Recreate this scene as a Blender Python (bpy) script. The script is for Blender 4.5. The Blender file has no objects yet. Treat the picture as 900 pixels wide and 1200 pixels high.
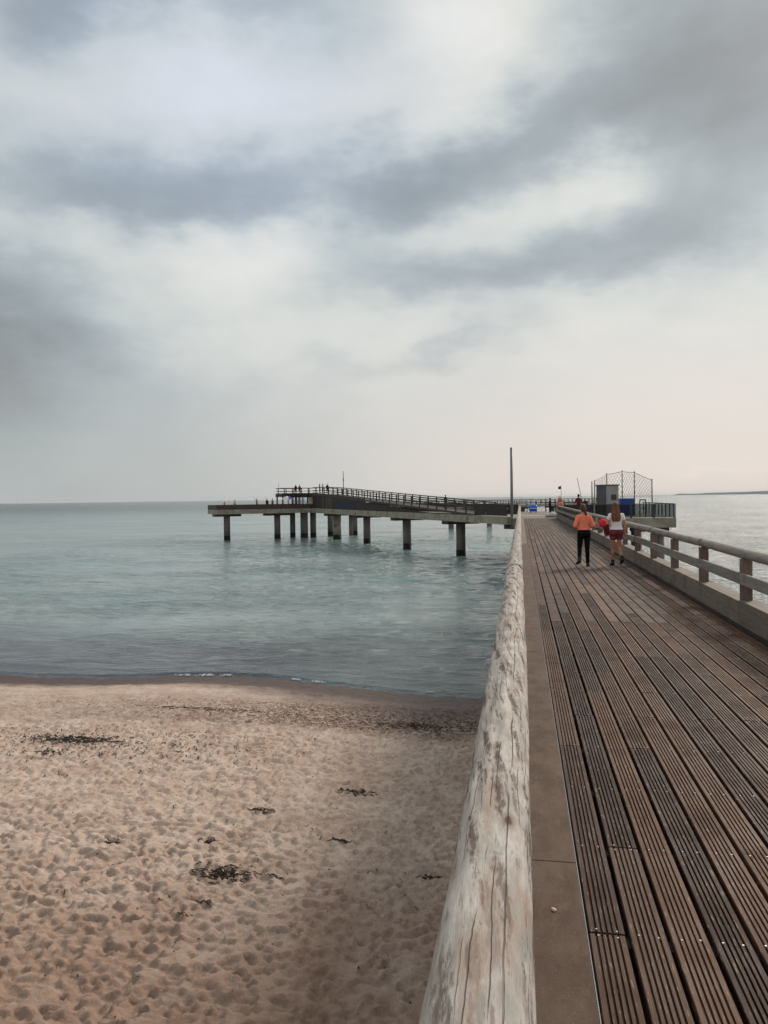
import bpy, bmesh, math, random
import numpy as np
from mathutils import Vector, Matrix, noise as mnoise

random.seed(7)
rng = np.random.default_rng(11)
SC = bpy.context.scene
COL = SC.collection
PI = math.pi
R = math.radians
SEA, DECK, EYE = 0.0, 4.5, 6.3

# ------------------------------------------------------------------ camera
YAW, PITCH, ROLL, FPX = R(10.08), R(1.02), R(.76), 900.0
cF = Vector((-math.sin(YAW) * math.cos(PITCH), math.cos(YAW) * math.cos(PITCH), -math.sin(PITCH)))
cR0 = Vector((math.cos(YAW), math.sin(YAW), 0))
cU0 = cR0.cross(cF)
cR = cR0 * math.cos(ROLL) - cU0 * math.sin(ROLL)
cU = cU0 * math.cos(ROLL) + cR0 * math.sin(ROLL)
cam_d = bpy.data.cameras.new('camera')
cam_d.sensor_fit = 'VERTICAL'
cam_d.sensor_height = 36
cam_d.lens = 36 * FPX / 1200
cam_d.clip_start = .05
cam_d.clip_end = 60000
cam = bpy.data.objects.new('camera', cam_d)
COL.objects.link(cam)
EYEV = Vector((0, 0, EYE))
cam.matrix_world = Matrix(((cR.x, cU.x, -cF.x, 0), (cR.y, cU.y, -cF.y, 0), (cR.z, cU.z, -cF.z, EYE), (0, 0, 0, 1)))
SC.camera = cam

def ray(px, py):
    return cF + cR * ((px - 450) / FPX) + cU * ((600 - py) / FPX)
def at_z(px, py, z):                       # where a sight line meets a height
    d = ray(px, py)
    return EYEV + d * ((z - EYE) / d.z)
def at_y(px, py, y):                       # where a sight line meets a distance
    d = ray(px, py)
    return EYEV + d * (y / d.y)
def proj(p):
    d = Vector(p) - EYEV
    z = d.dot(cF)
    return 450 + FPX * d.dot(cR) / z, 600 - FPX * d.dot(cU) / z
def along(px, o, u, z, s0=-20., s1=160.):  # s with o + u*s seen at column px
    a, b = s0, s1
    fa = proj((o[0] + u[0] * a, o[1] + u[1] * a, z))[0] - px
    for _ in range(50):
        m = (a + b) / 2
        fm = proj((o[0] + u[0] * m, o[1] + u[1] * m, z))[0] - px
        if (fm > 0) == (fa > 0): a, fa = m, fm
        else: b = m
    return (a + b) / 2

# ------------------------------------------------------------------ render / view
SC.render.engine = 'CYCLES'
SC.cycles.use_denoising = True
try: SC.cycles.denoiser = 'OPENIMAGEDENOISE'
except Exception: pass
SC.cycles.max_bounces = 6
SC.cycles.diffuse_bounces = 3
SC.cycles.glossy_bounces = 3
SC.cycles.transparent_max_bounces = 8
SC.view_settings.view_transform = 'Standard'
SC.view_settings.look = 'None'
SC.view_settings.exposure = 0.0
SC.view_settings.gamma = 1.0
SC.view_settings.use_curve_mapping = False

def lin(r, g, b):
    f = lambda c: (c / 12.92 if c <= .04045 else ((c + .055) / 1.055) ** 2.4)
    return (f(r / 255), f(g / 255), f(b / 255), 1)

class NT:                                   # little node-tree helper
    def __init__(s, tree): s.t = tree; s.t.nodes.clear()
    def n(s, kind, **kw):
        nd = s.t.nodes.new(kind)
        for k, v in kw.items():
            if k == 'i':
                for kk, vv in v.items():
                    if isinstance(vv, bpy.types.NodeSocket): s.t.links.new(vv, nd.inputs[kk])
                    else: nd.inputs[kk].default_value = vv
            else: setattr(nd, k, v)
        return nd
    def m(s, op, a, b=None, c=None, clamp=False):
        nd = s.t.nodes.new('ShaderNodeMath'); nd.operation = op; nd.use_clamp = clamp
        for k, v in enumerate((a, b, c)):
            if v is None: continue
            if isinstance(v, bpy.types.NodeSocket): s.t.links.new(v, nd.inputs[k])
            else: nd.inputs[k].default_value = v
        return nd.outputs[0]
    def mix(s, f, a, b, blend='MIX'):
        nd = s.t.nodes.new('ShaderNodeMix'); nd.data_type = 'RGBA'; nd.blend_type = blend
        for k, v in ((0, f), (6, a), (7, b)):
            if isinstance(v, bpy.types.NodeSocket): s.t.links.new(v, nd.inputs[k])
            else: nd.inputs[k].default_value = v
        return nd.outputs[2]
    def ramp(s, f, stops, interp='LINEAR'):
        nd = s.t.nodes.new('ShaderNodeValToRGB'); cr = nd.color_ramp; cr.interpolation = interp
        while len(cr.elements) < len(stops): cr.elements.new(.5)
        for e, (p, c) in zip(cr.elements, stops): e.position = p; e.color = c
        s.t.links.new(f, nd.inputs[0]); return nd.outputs[0]
    def rng(s, v, a, b, c=0., d=1.):
        nd = s.t.nodes.new('ShaderNodeMapRange'); nd.interpolation_type = 'SMOOTHSTEP'
        s.t.links.new(v, nd.inputs[0])
        for k, x in zip((1, 2, 3, 4), (a, b, c, d)):
            if isinstance(x, bpy.types.NodeSocket): s.t.links.new(x, nd.inputs[k])
            else: nd.inputs[k].default_value = x
        return nd.outputs[0]
    def noise(s, vec, scale, detail=4., rough=.55, dist=0., out=0):
        nd = s.t.nodes.new('ShaderNodeTexNoise')
        s.t.links.new(vec, nd.inputs['Vector'])
        nd.inputs['Scale'].default_value = scale; nd.inputs['Detail'].default_value = detail
        nd.inputs['Roughness'].default_value = rough; nd.inputs['Distortion'].default_value = dist
        return nd.outputs[out]
    def map(s, vec, scale=(1, 1, 1), rot=(0, 0, 0), loc=(0, 0, 0)):
        nd = s.t.nodes.new('ShaderNodeMapping')
        s.t.links.new(vec, nd.inputs[0])
        nd.inputs['Location'].default_value = loc; nd.inputs['Rotation'].default_value = rot; nd.inputs['Scale'].default_value = scale
        return nd.outputs[0]
    def link(s, a, b): s.t.links.new(a, b)

# ------------------------------------------------------------------ sky
SUN_EL, SUN_AZ = R(34), R(30)                # azimuth measured from +Y towards +X
world = bpy.data.worlds.new('World')
SC.world = world
world.use_nodes = True
w = NT(world.node_tree)
tc = w.n('ShaderNodeTexCoord').outputs['Generated']
sky = w.n('ShaderNodeTexSky', sky_type='NISHITA')
sky.sun_disc = False
sky.sun_elevation = SUN_EL
sky.sun_rotation = SUN_AZ
sky.air_density = 1.0; sky.dust_density = 2.0
sep = w.n('ShaderNodeSeparateXYZ', i={0: tc})
az0 = w.m('ARCTAN2', sep.outputs[0], sep.outputs[1])
el0 = w.m('ARCSINE', sep.outputs[2])
flat = w.map(tc, scale=(1, 1, 1.9))
wn1 = w.n('ShaderNodeSeparateColor', i={0: w.noise(flat, 4.4, 5, .5, 0, out=1)})
wn2 = w.n('ShaderNodeSeparateColor', i={0: w.noise(flat, 14., 4, .55, 0, out=1)})
def warp(base, a, b, ka, kb):
    return w.m('ADD', w.m('ADD', base, w.m('MULTIPLY', w.m('SUBTRACT', a, .5), ka)), w.m('MULTIPLY', w.m('SUBTRACT', b, .5), kb))
az = warp(az0, wn1.outputs[0], wn2.outputs[0], .15, .10)
el = warp(el0, wn1.outputs[1], wn2.outputs[1], .10, .075)
def dirae(px, py):
    d = ray(px, py).normalized()
    return math.atan2(d.x, d.y), math.asin(d.z)
# cloud banks and a painted left vignette: bearing, height, spread, tilt, weight (+ bright, - dark)
BANKS = [
    (290, 95, 200, 60, -4, 0.225),
    (400, 60, 90, 50, 10, -0.070),
    (545, 20, 85, 50, 10, 0.210),
    (120, 110, 130, 40, 0, 0.072),
    (240, -5, 100, 22, 4, -0.161),
    (50, 20, 90, 45, 20, -0.249),
    (850, 60, 150, 90, 0, -0.307),
    (700, 110, 150, 50, 8, 0.060),
    (870, 170, 110, 50, 8, 0.009),
    (560, 190, 130, 40, 10, -0.205),
    (120, 232, 170, 26, -2, -0.131),
    (280, 215, 120, 26, 0, -0.095),
    (470, 222, 110, 36, 8, -0.141),
    (330, 270, 80, 30, 20, 0.183),
    (695, 212, 58, 30, 15, 0.173),
    (570, 265, 90, 26, 8, 0.061),
    (120, 290, 140, 26, 0, 0.095),
    (470, 325, 80, 26, 4, -0.154),
    (580, 325, 110, 26, 6, -0.127),
    (720, 300, 120, 34, 14, -0.150),
    (820, 250, 90, 45, 20, -0.068),
    (890, 320, 70, 40, 20, -0.051),
    (-80, 425, 105, 90, 0, -0.480), (430, 195, 230, 32, 4, -0.030), (800, 100, 130, 70, 10, -0.080), (690, 130, 110, 40, 8, -0.080),  # first entry paints the left vignette darkening into the sky
    (30, 420, 110, 90, 0, 0.008),
    (100, 470, 200, 110, 0, -0.093),
    (500, 415, 120, 14, 6, -0.146),
    (850, 450, 250, 110, 0, 0.151),
    (300, 370, 220, 70, 0, 0.125),
    (640, 190, 120, 30, 10, 0.078),
    (130, 360, 120, 50, 0, -0.008),
    (845, 540, 42, 5, 0, 0.160),
]
acc = None
for (px, py, sx, sy, tilt, wt) in BANKS:
    a_, e_ = dirae(px, py)
    da = w.m('SUBTRACT', az, a_); de = w.m('SUBTRACT', el, e_)
    ct, st = math.cos(R(tilt)), math.sin(R(tilt))
    u_ = w.m('MULTIPLY', w.m('ADD', w.m('MULTIPLY', da, ct), w.m('MULTIPLY', de, st)), FPX / sx)
    v_ = w.m('MULTIPLY', w.m('SUBTRACT', w.m('MULTIPLY', de, ct), w.m('MULTIPLY', da, st)), FPX / sy)
    q = w.m('ADD', w.m('MULTIPLY', u_, u_), w.m('MULTIPLY', v_, v_))
    g = w.m('MULTIPLY', w.m('EXPONENT', w.m('MULTIPLY', q, -.75)), wt)
    acc = g if acc is None else w.m('ADD', acc, g)
tex = w.noise(flat, 5.2, 7, .56)
fine = w.m('MULTIPLY', w.m('SUBTRACT', tex, .5), w.rng(el0, 0.02, .26, .08, .34))
edge_ = w.m('MULTIPLY', w.rng(w.m('ADD', acc, w.m('MULTIPLY', w.m('SUBTRACT', tex, .5), .55)), -.22, .10, -.5, .5), w.rng(el0, .04, .22, .02, .13))
S = w.m('ADD', w.m('ADD', w.m('MULTIPLY', acc, 1.02), w.m('ADD', fine, edge_)), .615)
S = w.m('MINIMUM', w.m('MAXIMUM', S, 0.), 1.)
cloud = w.ramp(S, [(0, lin(124, 127, 127)), (.14, lin(141, 147, 150)), (.30, lin(157, 166, 171)), (.50, lin(181, 190, 194)),
                   (.68, lin(206, 212, 210)), (.84, lin(227, 228, 223)), (1, lin(244, 243, 239))])
ba, be = dirae(250, 100)
blu = w.m('MULTIPLY', w.rng(w.m('ABSOLUTE', w.m('SUBTRACT', az, ba)), .42, .05), w.rng(w.m('ABSOLUTE', w.m('SUBTRACT', el, be)), .24, .02))
cloud = w.mix(w.m('MULTIPLY', blu, .95), cloud, lin(233, 240, 255), 'MULTIPLY')
# warm band low over the sea, stronger to the right
warmth = w.m('MULTIPLY', w.rng(el0, .30, .015), w.rng(az0, -.62, .12, .1, 1.))
cloud = w.mix(w.m('MULTIPLY', warmth, .78), cloud, lin(230, 218, 210))
coolz = w.m('MULTIPLY', w.rng(el0, .22, .0), w.rng(az0, -.1, -.5))
cloud = w.mix(w.m('MULTIPLY', coolz, .55), cloud, lin(174, 180, 177))
b1 = w.n('ShaderNodeBackground', i={'Color': sky.outputs[0], 'Strength': .10})
zen = w.rng(el0, .55, 1.0, 1.0, .80)        # unseen upper sky dimmed to weaken its fill on the ground
b2 = w.n('ShaderNodeBackground', i={'Color': cloud, 'Strength': zen})
mx = w.n('ShaderNodeMixShader', i={0: .95, 1: b1.outputs[0], 2: b2.outputs[0]})
w.link(mx.outputs[0], w.n('ShaderNodeOutputWorld').inputs[0])

sun_d = bpy.data.lights.new('sun', 'SUN')
sun_d.energy = 2.9
sun_d.angle = R(18)
sun_d.color = (1, .90, .79)
sun = bpy.data.objects.new('sun', sun_d)
COL.objects.link(sun)
sdir = Vector((math.sin(SUN_AZ) * math.cos(SUN_EL), math.cos(SUN_AZ) * math.cos(SUN_EL), math.sin(SUN_EL)))
sun.rotation_euler = sdir.to_track_quat('Z', 'Y').to_euler()
sun.location = (20, 10, 40)

# ------------------------------------------------------------------ builders
class MB:
    def __init__(s): s.v = []; s.f = []; s.tint = []; s.uv = None
    def add(s, vs, fs, tint=0.):
        o = len(s.v)
        s.v += [tuple(p) for p in vs]
        s.f += [tuple(o + i for i in f) for f in fs]
        s.tint += [tint] * len(fs)
    def box(s, c, size, rz=0., ch=0., tint=0.):
        hx, hy, hz = size[0] / 2, size[1] / 2, size[2] / 2
        cz, sz = math.cos(rz), math.sin(rz)
        if ch <= 0:
            pts = [(x, y, z) for x in (-hx, hx) for y in (-hy, hy) for z in (-hz, hz)]
            fs = [(0, 1, 3, 2), (4, 6, 7, 5), (0, 4, 5, 1), (2, 3, 7, 6), (0, 2, 6, 4), (1, 5, 7, 3)]
        else:
            bm = bmesh.new(); bmesh.ops.create_cube(bm, size=1.)
            for v in bm.verts: v.co = Vector((v.co.x * 2 * hx, v.co.y * 2 * hy, v.co.z * 2 * hz))
            bmesh.ops.bevel(bm, geom=bm.edges[:], offset=ch, segments=2, affect='EDGES', profile=.6)
            bm.verts.index_update()
            pts = [v.co[:] for v in bm.verts]; fs = [[v.index for v in f.verts] for f in bm.faces]; bm.free()
        s.add([(c[0] + x * cz - y * sz, c[1] + x * sz + y * cz, c[2] + z) for x, y, z in pts], fs, tint)
    def beam(s, p, q, wd, ht, tint=0.):     # box between two points, z-up section, centred
        p, q = Vector(p), Vector(q)
        d = (q - p).normalized()
        side = d.cross(Vector((0, 0, 1)))
        side = Vector((1, 0, 0)) if side.length < 1e-4 else side.normalized()
        up = side.cross(d)
        a, b = side * wd / 2, up * ht / 2
        s.add([p - a - b, p + a - b, p + a + b, p - a + b, q - a - b, q + a - b, q + a + b, q - a + b],
              [(0, 1, 2, 3), (7, 6, 5, 4), (0, 4, 5, 1), (1, 5, 6, 2), (2, 6, 7, 3), (3, 7, 4, 0)], tint)
    def tube(s, p, q, r0, r1=None, n=10, cap=True, tint=0.):
        r1 = r0 if r1 is None else r1
        p, q = Vector(p), Vector(q)
        d = (q - p).normalized()
        a = d.orthogonal().normalized(); b = d.cross(a)
        vs = []
        for c, r in ((p, r0), (q, r1)):
            for k in range(n):
                t = 2 * PI * k / n
                vs.append(c + (a * math.cos(t) + b * math.sin(t)) * r)
        fs = [(k, (k + 1) % n, n + (k + 1) % n, n + k) for k in range(n)]
        if cap: fs += [tuple(range(n - 1, -1, -1)), tuple(range(n, 2 * n))]
        s.add(vs, fs, tint)
    def caps(s, p, q, r0, r1=None, n=12, flat=1.): # tapered capsule
        r1 = r0 if r1 is None else r1
        p, q = Vector(p), Vector(q)
        d = (q - p); L = d.length; d.normalize()
        a = Vector((1, 0, 0)) - d * d.x
        a = d.orthogonal().normalized() if a.length < .2 else a.normalized()
        b = d.cross(a)
        rings = [(-r0 * .98, r0 * .2), (-r0 * .75, r0 * .66), (-r0 * .4, r0 * .92), (0, r0), (L * .5, (r0 + r1) / 2), (L, r1), (L + r1 * .4, r1 * .92), (L + r1 * .75, r1 * .66), (L + r1 * .98, r1 * .2)]
        vs = []
        for h, r in rings:
            for k in range(n):
                t = 2 * PI * k / n
                vs.append(p + d * h + a * math.cos(t) * r + b * math.sin(t) * r * flat)
        fs = []
        for j in range(len(rings) - 1):
            fs += [(j * n + k, j * n + (k + 1) % n, (j + 1) * n + (k + 1) % n, (j + 1) * n + k) for k in range(n)]
        fs += [tuple(range(n - 1, -1, -1)), tuple((len(rings) - 1) * n + k for k in range(n))]
        s.add(vs, fs)
    def ball(s, c, r, n=14, m=9, rot=None):
        r = (r, r, r) if not hasattr(r, '__len__') else r
        vs = []
        for j in range(1, m):
            ph = PI * j / m
            for k in range(n):
                t = 2 * PI * k / n
                v = Vector((r[0] * math.sin(ph) * math.cos(t), r[1] * math.sin(ph) * math.sin(t), r[2] * math.cos(ph)))
                vs.append((rot @ v if rot else v) + Vector(c))
        top, bot = Vector((0, 0, r[2])), Vector((0, 0, -r[2]))
        vs += [(rot @ top if rot else top) + Vector(c), (rot @ bot if rot else bot) + Vector(c)]
        fs = []
        for j in range(m - 2):
            fs += [(j * n + k, (j + 1) * n + k, (j + 1) * n + (k + 1) % n, j * n + (k + 1) % n) for k in range(n)]
        T = len(vs) - 2
        fs += [(T, k, (k + 1) % n) for k in range(n)] + [(T + 1, (m - 2) * n + (k + 1) % n, (m - 2) * n + k) for k in range(n)]
        s.add(vs, fs)
    def loft(s, rings, closed=True):         # rings: lists of n points
        n = len(rings[0]); vs = [p for r_ in rings for p in r_]; fs = []
        for j in range(len(rings) - 1):
            fs += [(j * n + k, j * n + (k + 1) % n, (j + 1) * n + (k + 1) % n, (j + 1) * n + k) for k in range(n)]
        if closed: fs += [tuple(range(n - 1, -1, -1)), tuple((len(rings) - 1) * n + k for k in range(n))]
        s.add(vs, fs)
    def prism(s, poly, z0, z1):              # poly counter-clockwise; z may be callables of (x,y)
        n = len(poly)
        f0 = z0 if callable(z0) else (lambda x, y: z0)
        f1 = z1 if callable(z1) else (lambda x, y: z1)
        vs = [(x, y, f0(x, y)) for x, y in poly] + [(x, y, f1(x, y)) for x, y in poly]
        fs = [tuple(range(n - 1, -1, -1)), tuple(range(n, 2 * n))] + [(k, (k + 1) % n, n + (k + 1) % n, n + k) for k in range(n)]
        s.add(vs, fs)
    def mesh(s, name):
        me = bpy.data.meshes.new(name)
        me.from_pydata(s.v, [], s.f)
        at = me.attributes.new('tint', 'FLOAT', 'FACE')
        at.data.foreach_set('value', s.tint)
        me.update()
        return me
    def build(s, name, mat, parent=None, smooth=False, fix=True):
        me = s.mesh(name)
        if fix:
            bm = bmesh.new(); bm.from_mesh(me); bmesh.ops.recalc_face_normals(bm, faces=bm.faces[:]); bm.to_mesh(me); bm.free()
        me.materials.append(mat)
        if smooth:
            me.polygons.foreach_set('use_smooth', [True] * len(me.polygons))
        return link(name, me, parent)
def link(name, me, parent=None):
    o = bpy.data.objects.new(name, me)
    COL.objects.link(o)
    if parent is not None:
        o.parent = parent
        o.matrix_parent_inverse = Matrix.Translation(parent.location).inverted() if parent.type == 'EMPTY' and parent.get('world_parts') else Matrix.Identity(4)
    return o
def thing(name, label, cat, loc=(0, 0, 0), rz=0., group=None, world_parts=True):
    """an Empty at the thing's base; with world_parts its parts are given in world coordinates"""
    o = bpy.data.objects.new(name, None)
    o.empty_display_size = .3
    COL.objects.link(o)
    o.location = loc; o.rotation_euler = (0, 0, rz)
    o['label'] = label; o['category'] = cat
    if group: o['group'] = group
    if world_parts: o['world_parts'] = 1
    return o
def tag(o, label, cat, group=None, kind=None):
    o['label'] = label; o['category'] = cat
    if group: o['group'] = group
    if kind: o['kind'] = kind
    return o
def structure(o): o['kind'] = 'structure'; return o

# ------------------------------------------------------------------ materials
def new_mat(name):
    m = bpy.data.materials.new(name); m.use_nodes = True
    return m, NT(m.node_tree)
def finish(t, color, rough, bump=None, spec=.5, metal=0., **kw):
    p = t.n('ShaderNodeBsdfPrincipled')
    for k, v in (('Base Color', color), ('Roughness', rough), ('Specular IOR Level', spec), ('Metallic', metal)) + tuple(kw.items()):
        if isinstance(v, bpy.types.NodeSocket): t.link(v, p.inputs[k])
        else: p.inputs[k].default_value = v
    if bump is not None: t.link(bump, p.inputs['Normal'])
    t.link(p.outputs[0], t.n('ShaderNodeOutputMaterial').inputs[0])
    return p
def bump(t, h, strength, dist, normal=None):
    b = t.n('ShaderNodeBump', i={'Height': h, 'Strength': strength, 'Distance': dist})
    if normal is not None: t.link(normal, b.inputs['Normal'])
    return b.outputs[0]
def pos(t): return t.n('ShaderNodeNewGeometry').outputs['Position']

def mottled(name, c1, c2, scale=3., rough=.7, bs=.2, bd=.01, spec=.4, metal=0., stretch=(1, 1, 1), c3=None):
    m, t = new_mat(name)
    p = t.map(t.n('ShaderNodeTexCoord').outputs['Object'], scale=stretch)
    n1 = t.noise(p, scale, 6, .6)
    n2 = t.noise(p, scale * 7, 5, .6)
    f = t.m('ADD', t.m('MULTIPLY', n1, .7), t.m('MULTIPLY', n2, .3))
    c = t.mix(t.rng(f, .36, .64), c1, c2)
    if c3 is not None:
        c = t.mix(t.rng(t.noise(p, scale * .6, 7, .65, .5), .56, .70), c, c3)
    finish(t, c, rough, bump(t, f, bs, bd), spec, metal)
    return m
def C3(r, g, b): return (r, g, b, 1)
def timber(name, c1, c2, c3, axis=1, rough=.75):
    m, t = new_mat(name)
    sc = [9, 9, 9]; sc[axis] = .55
    p = pos(t)
    g = t.map(p, scale=sc)
    grain = t.noise(g, 2.2, 8, .65, 1.2)
    fineg = t.noise(t.map(p, scale=[60 if k != axis else 2.5 for k in range(3)]), 1.5, 4, .6)
    blot = t.noise(p, 1.7, 5, .6)
    c = t.mix(t.rng(grain, .35, .65), c1, c2)
    c = t.mix(t.m('MULTIPLY', t.rng(blot, .48, .68), .7), c, c3)
    c = t.mix(t.m('MULTIPLY', t.rng(fineg, .55, .72), .45), c, C3(c1[0] * .35, c1[1] * .33, c1[2] * .32))
    at = t.n('ShaderNodeAttribute', attribute_name='tint').outputs['Fac']
    c = t.mix(1., c, t.n('ShaderNodeCombineColor', i={0: t.m('ADD', at, 1.), 1: t.m('ADD', at, 1.), 2: t.m('ADD', at, 1.)}).outputs[0], 'MULTIPLY')
    h = t.m('ADD', grain, t.m('MULTIPLY', fineg, .6))
    finish(t, c, rough, bump(t, h, .5, .006), .35)
    return m

M = {}
M['rail_wood'] = timber('weathered rail timber', C3(.21, .182, .158), C3(.31, .275, .245), C3(.15, .122, .10), 1)
M['post_wood'] = timber('weathered post timber', C3(.14, .10, .085), C3(.20, .155, .132), C3(.09, .07, .062), 2)
M['kerb_wood'] = timber('weathered kerb timber', C3(.15, .118, .092), C3(.215, .175, .142), C3(.095, .072, .056), 1)
M['dark_wood'] = mottled('dark stained boards', C3(.022, .015, .012), C3(.042, .031, .026), 2., .7, .2, .01, .35)
M['brown_board'] = mottled('reddish brown boards', C3(.05, .028, .020), C3(.085, .052, .038), 2., .7, .2, .01)
M['ramp_rail'] = mottled('grey brown rail timber', C3(.042, .031, .026), C3(.075, .058, .050), 2., .7, .2, .01)
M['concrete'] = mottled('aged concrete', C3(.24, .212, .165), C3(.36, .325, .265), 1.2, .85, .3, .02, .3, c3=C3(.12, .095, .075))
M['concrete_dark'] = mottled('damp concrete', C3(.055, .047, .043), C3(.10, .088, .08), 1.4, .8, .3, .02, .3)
M['column'] = mottled('pinkish grey column concrete', C3(.15, .132, .125), C3(.21, .19, .18), 1.2, .85, .3, .02, .3, stretch=(1, 1, .3), c3=C3(.10, .085, .08))
M['steel'] = mottled('dull galvanised steel', C3(.16, .165, .17), C3(.22, .225, .23), 4, .5, .1, .004, .5, .2)
M['dark_steel'] = mottled('dark painted steel', C3(.022, .024, .027), C3(.035, .037, .04), 4, .45, .1, .004, .5)
M['black'] = mottled('black cloth', C3(.006, .006, .007), C3(.011, .011, .012), 20, .9, .1, .004, .08)
M['rope'] = mottled('tan rope', C3(.14, .11, .08), C3(.22, .18, .14), 10, .9, .1, .004, .2)
M['blue'] = mottled('blue painted panel', C3(.012, .05, .26), C3(.018, .065, .33), 3, .45, .08, .004)
M['blue_plastic'] = mottled('bright blue plastic', C3(.02, .10, .62), C3(.03, .13, .72), 6, .4, .08, .004)
M['white'] = mottled('off white paint', C3(.62, .62, .60), C3(.75, .75, .73), 4, .6, .06, .004)
M['kiosk'] = mottled('grey cladding', C3(.26, .265, .27), C3(.33, .335, .34), 1.6, .6, .1, .004)
M['kiosk_dark'] = mottled('dark grey cladding', C3(.075, .075, .078), C3(.11, .11, .112), 1.6, .6, .1, .004)
M['orange_paint'] = mottled('orange red paint', C3(.50, .10, .05), C3(.62, .15, .075), 4, .55, .06, .004)
M['skin'] = mottled('skin', C3(.42, .22, .145), C3(.50, .27, .18), 6, .55, .05, .002, .4)
M['skin_tan'] = mottled('tanned skin', C3(.46, .20, .115), C3(.54, .25, .15), 6, .55, .05, .002, .4)
M['hair_brown'] = mottled('brown hair', C3(.035, .014, .008), C3(.10, .042, .022), 30, .7, .4, .004, .5, 0, (1, 1, .12))
M['hair_auburn'] = mottled('auburn hair', C3(.07, .022, .009), C3(.22, .075, .024), 34, .7, .4, .004, .5, 0, (1, 1, .1))
M['hair_dark'] = mottled('dark hair', C3(.012, .009, .008), C3(.025, .019, .016), 30, .5, .3, .004)
M['coral'] = mottled('coral orange jersey', C3(.86, .215, .135), C3(.95, .29, .195), 7, .85, .25, .01, .25)
M['white_cloth'] = mottled('white jersey', C3(.70, .70, .73), C3(.80, .80, .82), 8, .9, .3, .01, .2)
M['shorts'] = mottled('dark red patterned cloth', C3(.09, .015, .025), C3(.26, .05, .07), 26, .9, .2, .006, .2, c3=C3(.32, .22, .24))
M['red_cloth'] = mottled('crimson cloth', C3(.62, .03, .06), C3(.78, .06, .10), 10, .85, .3, .01, .25)
M['maroon'] = mottled('maroon cloth', C3(.11, .018, .03), C3(.17, .03, .045), 10, .9, .3, .01, .2)
M['grey_cloth'] = mottled('grey cloth', C3(.10, .10, .11), C3(.15, .15, .16), 10, .9, .2, .006, .2)
M['navy'] = mottled('navy cloth', C3(.010, .014, .03), C3(.02, .026, .05), 10, .9, .2, .006, .2)
M['red_orange'] = mottled('red orange cloth', C3(.72, .10, .05), C3(.82, .15, .08), 8, .85, .2, .006, .2)
M['denim'] = mottled('denim', C3(.04, .055, .09), C3(.06, .08, .12), 16, .9, .2, .006, .2)
M['beige'] = mottled('pale beige plaster', C3(.50, .43, .35), C3(.58, .50, .42), 3, .8, .1, .005, .2)
M['pale'] = mottled('pale grey canvas', C3(.46, .45, .42), C3(.58, .56, .52), 5, .8, .2, .01, .2)
M['violet'] = mottled('violet blue canvas', C3(.07, .065, .26), C3(.10, .09, .34), 5, .75, .1, .01, .2)
M['tarp'] = mottled('dark grey netting', C3(.035, .036, .036), C3(.06, .06, .06), 9, .9, .5, .03, .2)
M['seaweed'] = mottled('dry seaweed', C3(.017, .009, .005), C3(.055, .029, .015), 18, .7, .3, .01, .4)
M['tide'] = mottled('wet dark algae', C3(.010, .010, .009), C3(.022, .021, .018), 6, .85, .3, .01, .15)
M['screw'] = mottled('bright screw steel', C3(.42, .41, .39), C3(.55, .54, .52), 40, .35, .05, .001, .6, .4)
M['shoe'] = mottled('black shoe leather', C3(.006, .006, .007), C3(.012, .012, .013), 12, .5, .1, .003)
M['eye'] = mottled('dark eye', C3(.01, .008, .006), C3(.014, .01, .008), 12, .3, 0, .001)
M['lip'] = mottled('lip', C3(.36, .10, .09), C3(.40, .12, .10), 12, .5, 0, .001)
M['petal'] = mottled('pale dry leaf', C3(.55, .45, .36), C3(.66, .57, .48), 60, .7, .2, .002)

def make_glass():
    m, t = new_mat('tinted balustrade glass')
    tr = t.n('ShaderNodeBsdfTransparent', i={'Color': C3(.42, .46, .47)})
    gl = t.n('ShaderNodeBsdfGlossy', i={'Color': C3(.8, .8, .8), 'Roughness': .05})
    fr = t.n('ShaderNodeFresnel', i={'IOR': 1.45})
    mx_ = t.n('ShaderNodeMixShader', i={0: t.m('MULTIPLY', fr.outputs[0], .6), 1: tr.outputs[0], 2: gl.outputs[0]})
    t.link(mx_.outputs[0], t.n('ShaderNodeOutputMaterial').inputs[0])
    return m
M['glass'] = make_glass()
def make_pane():
    m, t = new_mat('window glass')
    tr = t.n('ShaderNodeBsdfTransparent', i={'Color': C3(.86, .90, .89)})
    gl = t.n('ShaderNodeBsdfGlossy', i={'Color': C3(.9, .9, .9), 'Roughness': .04})
    mm = t.n('ShaderNodeMixShader', i={0: .14, 1: tr.outputs[0], 2: gl.outputs[0]})
    t.link(mm.outputs[0], t.n('ShaderNodeOutputMaterial').inputs[0])
    return m
M['pane'] = make_pane()

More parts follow.
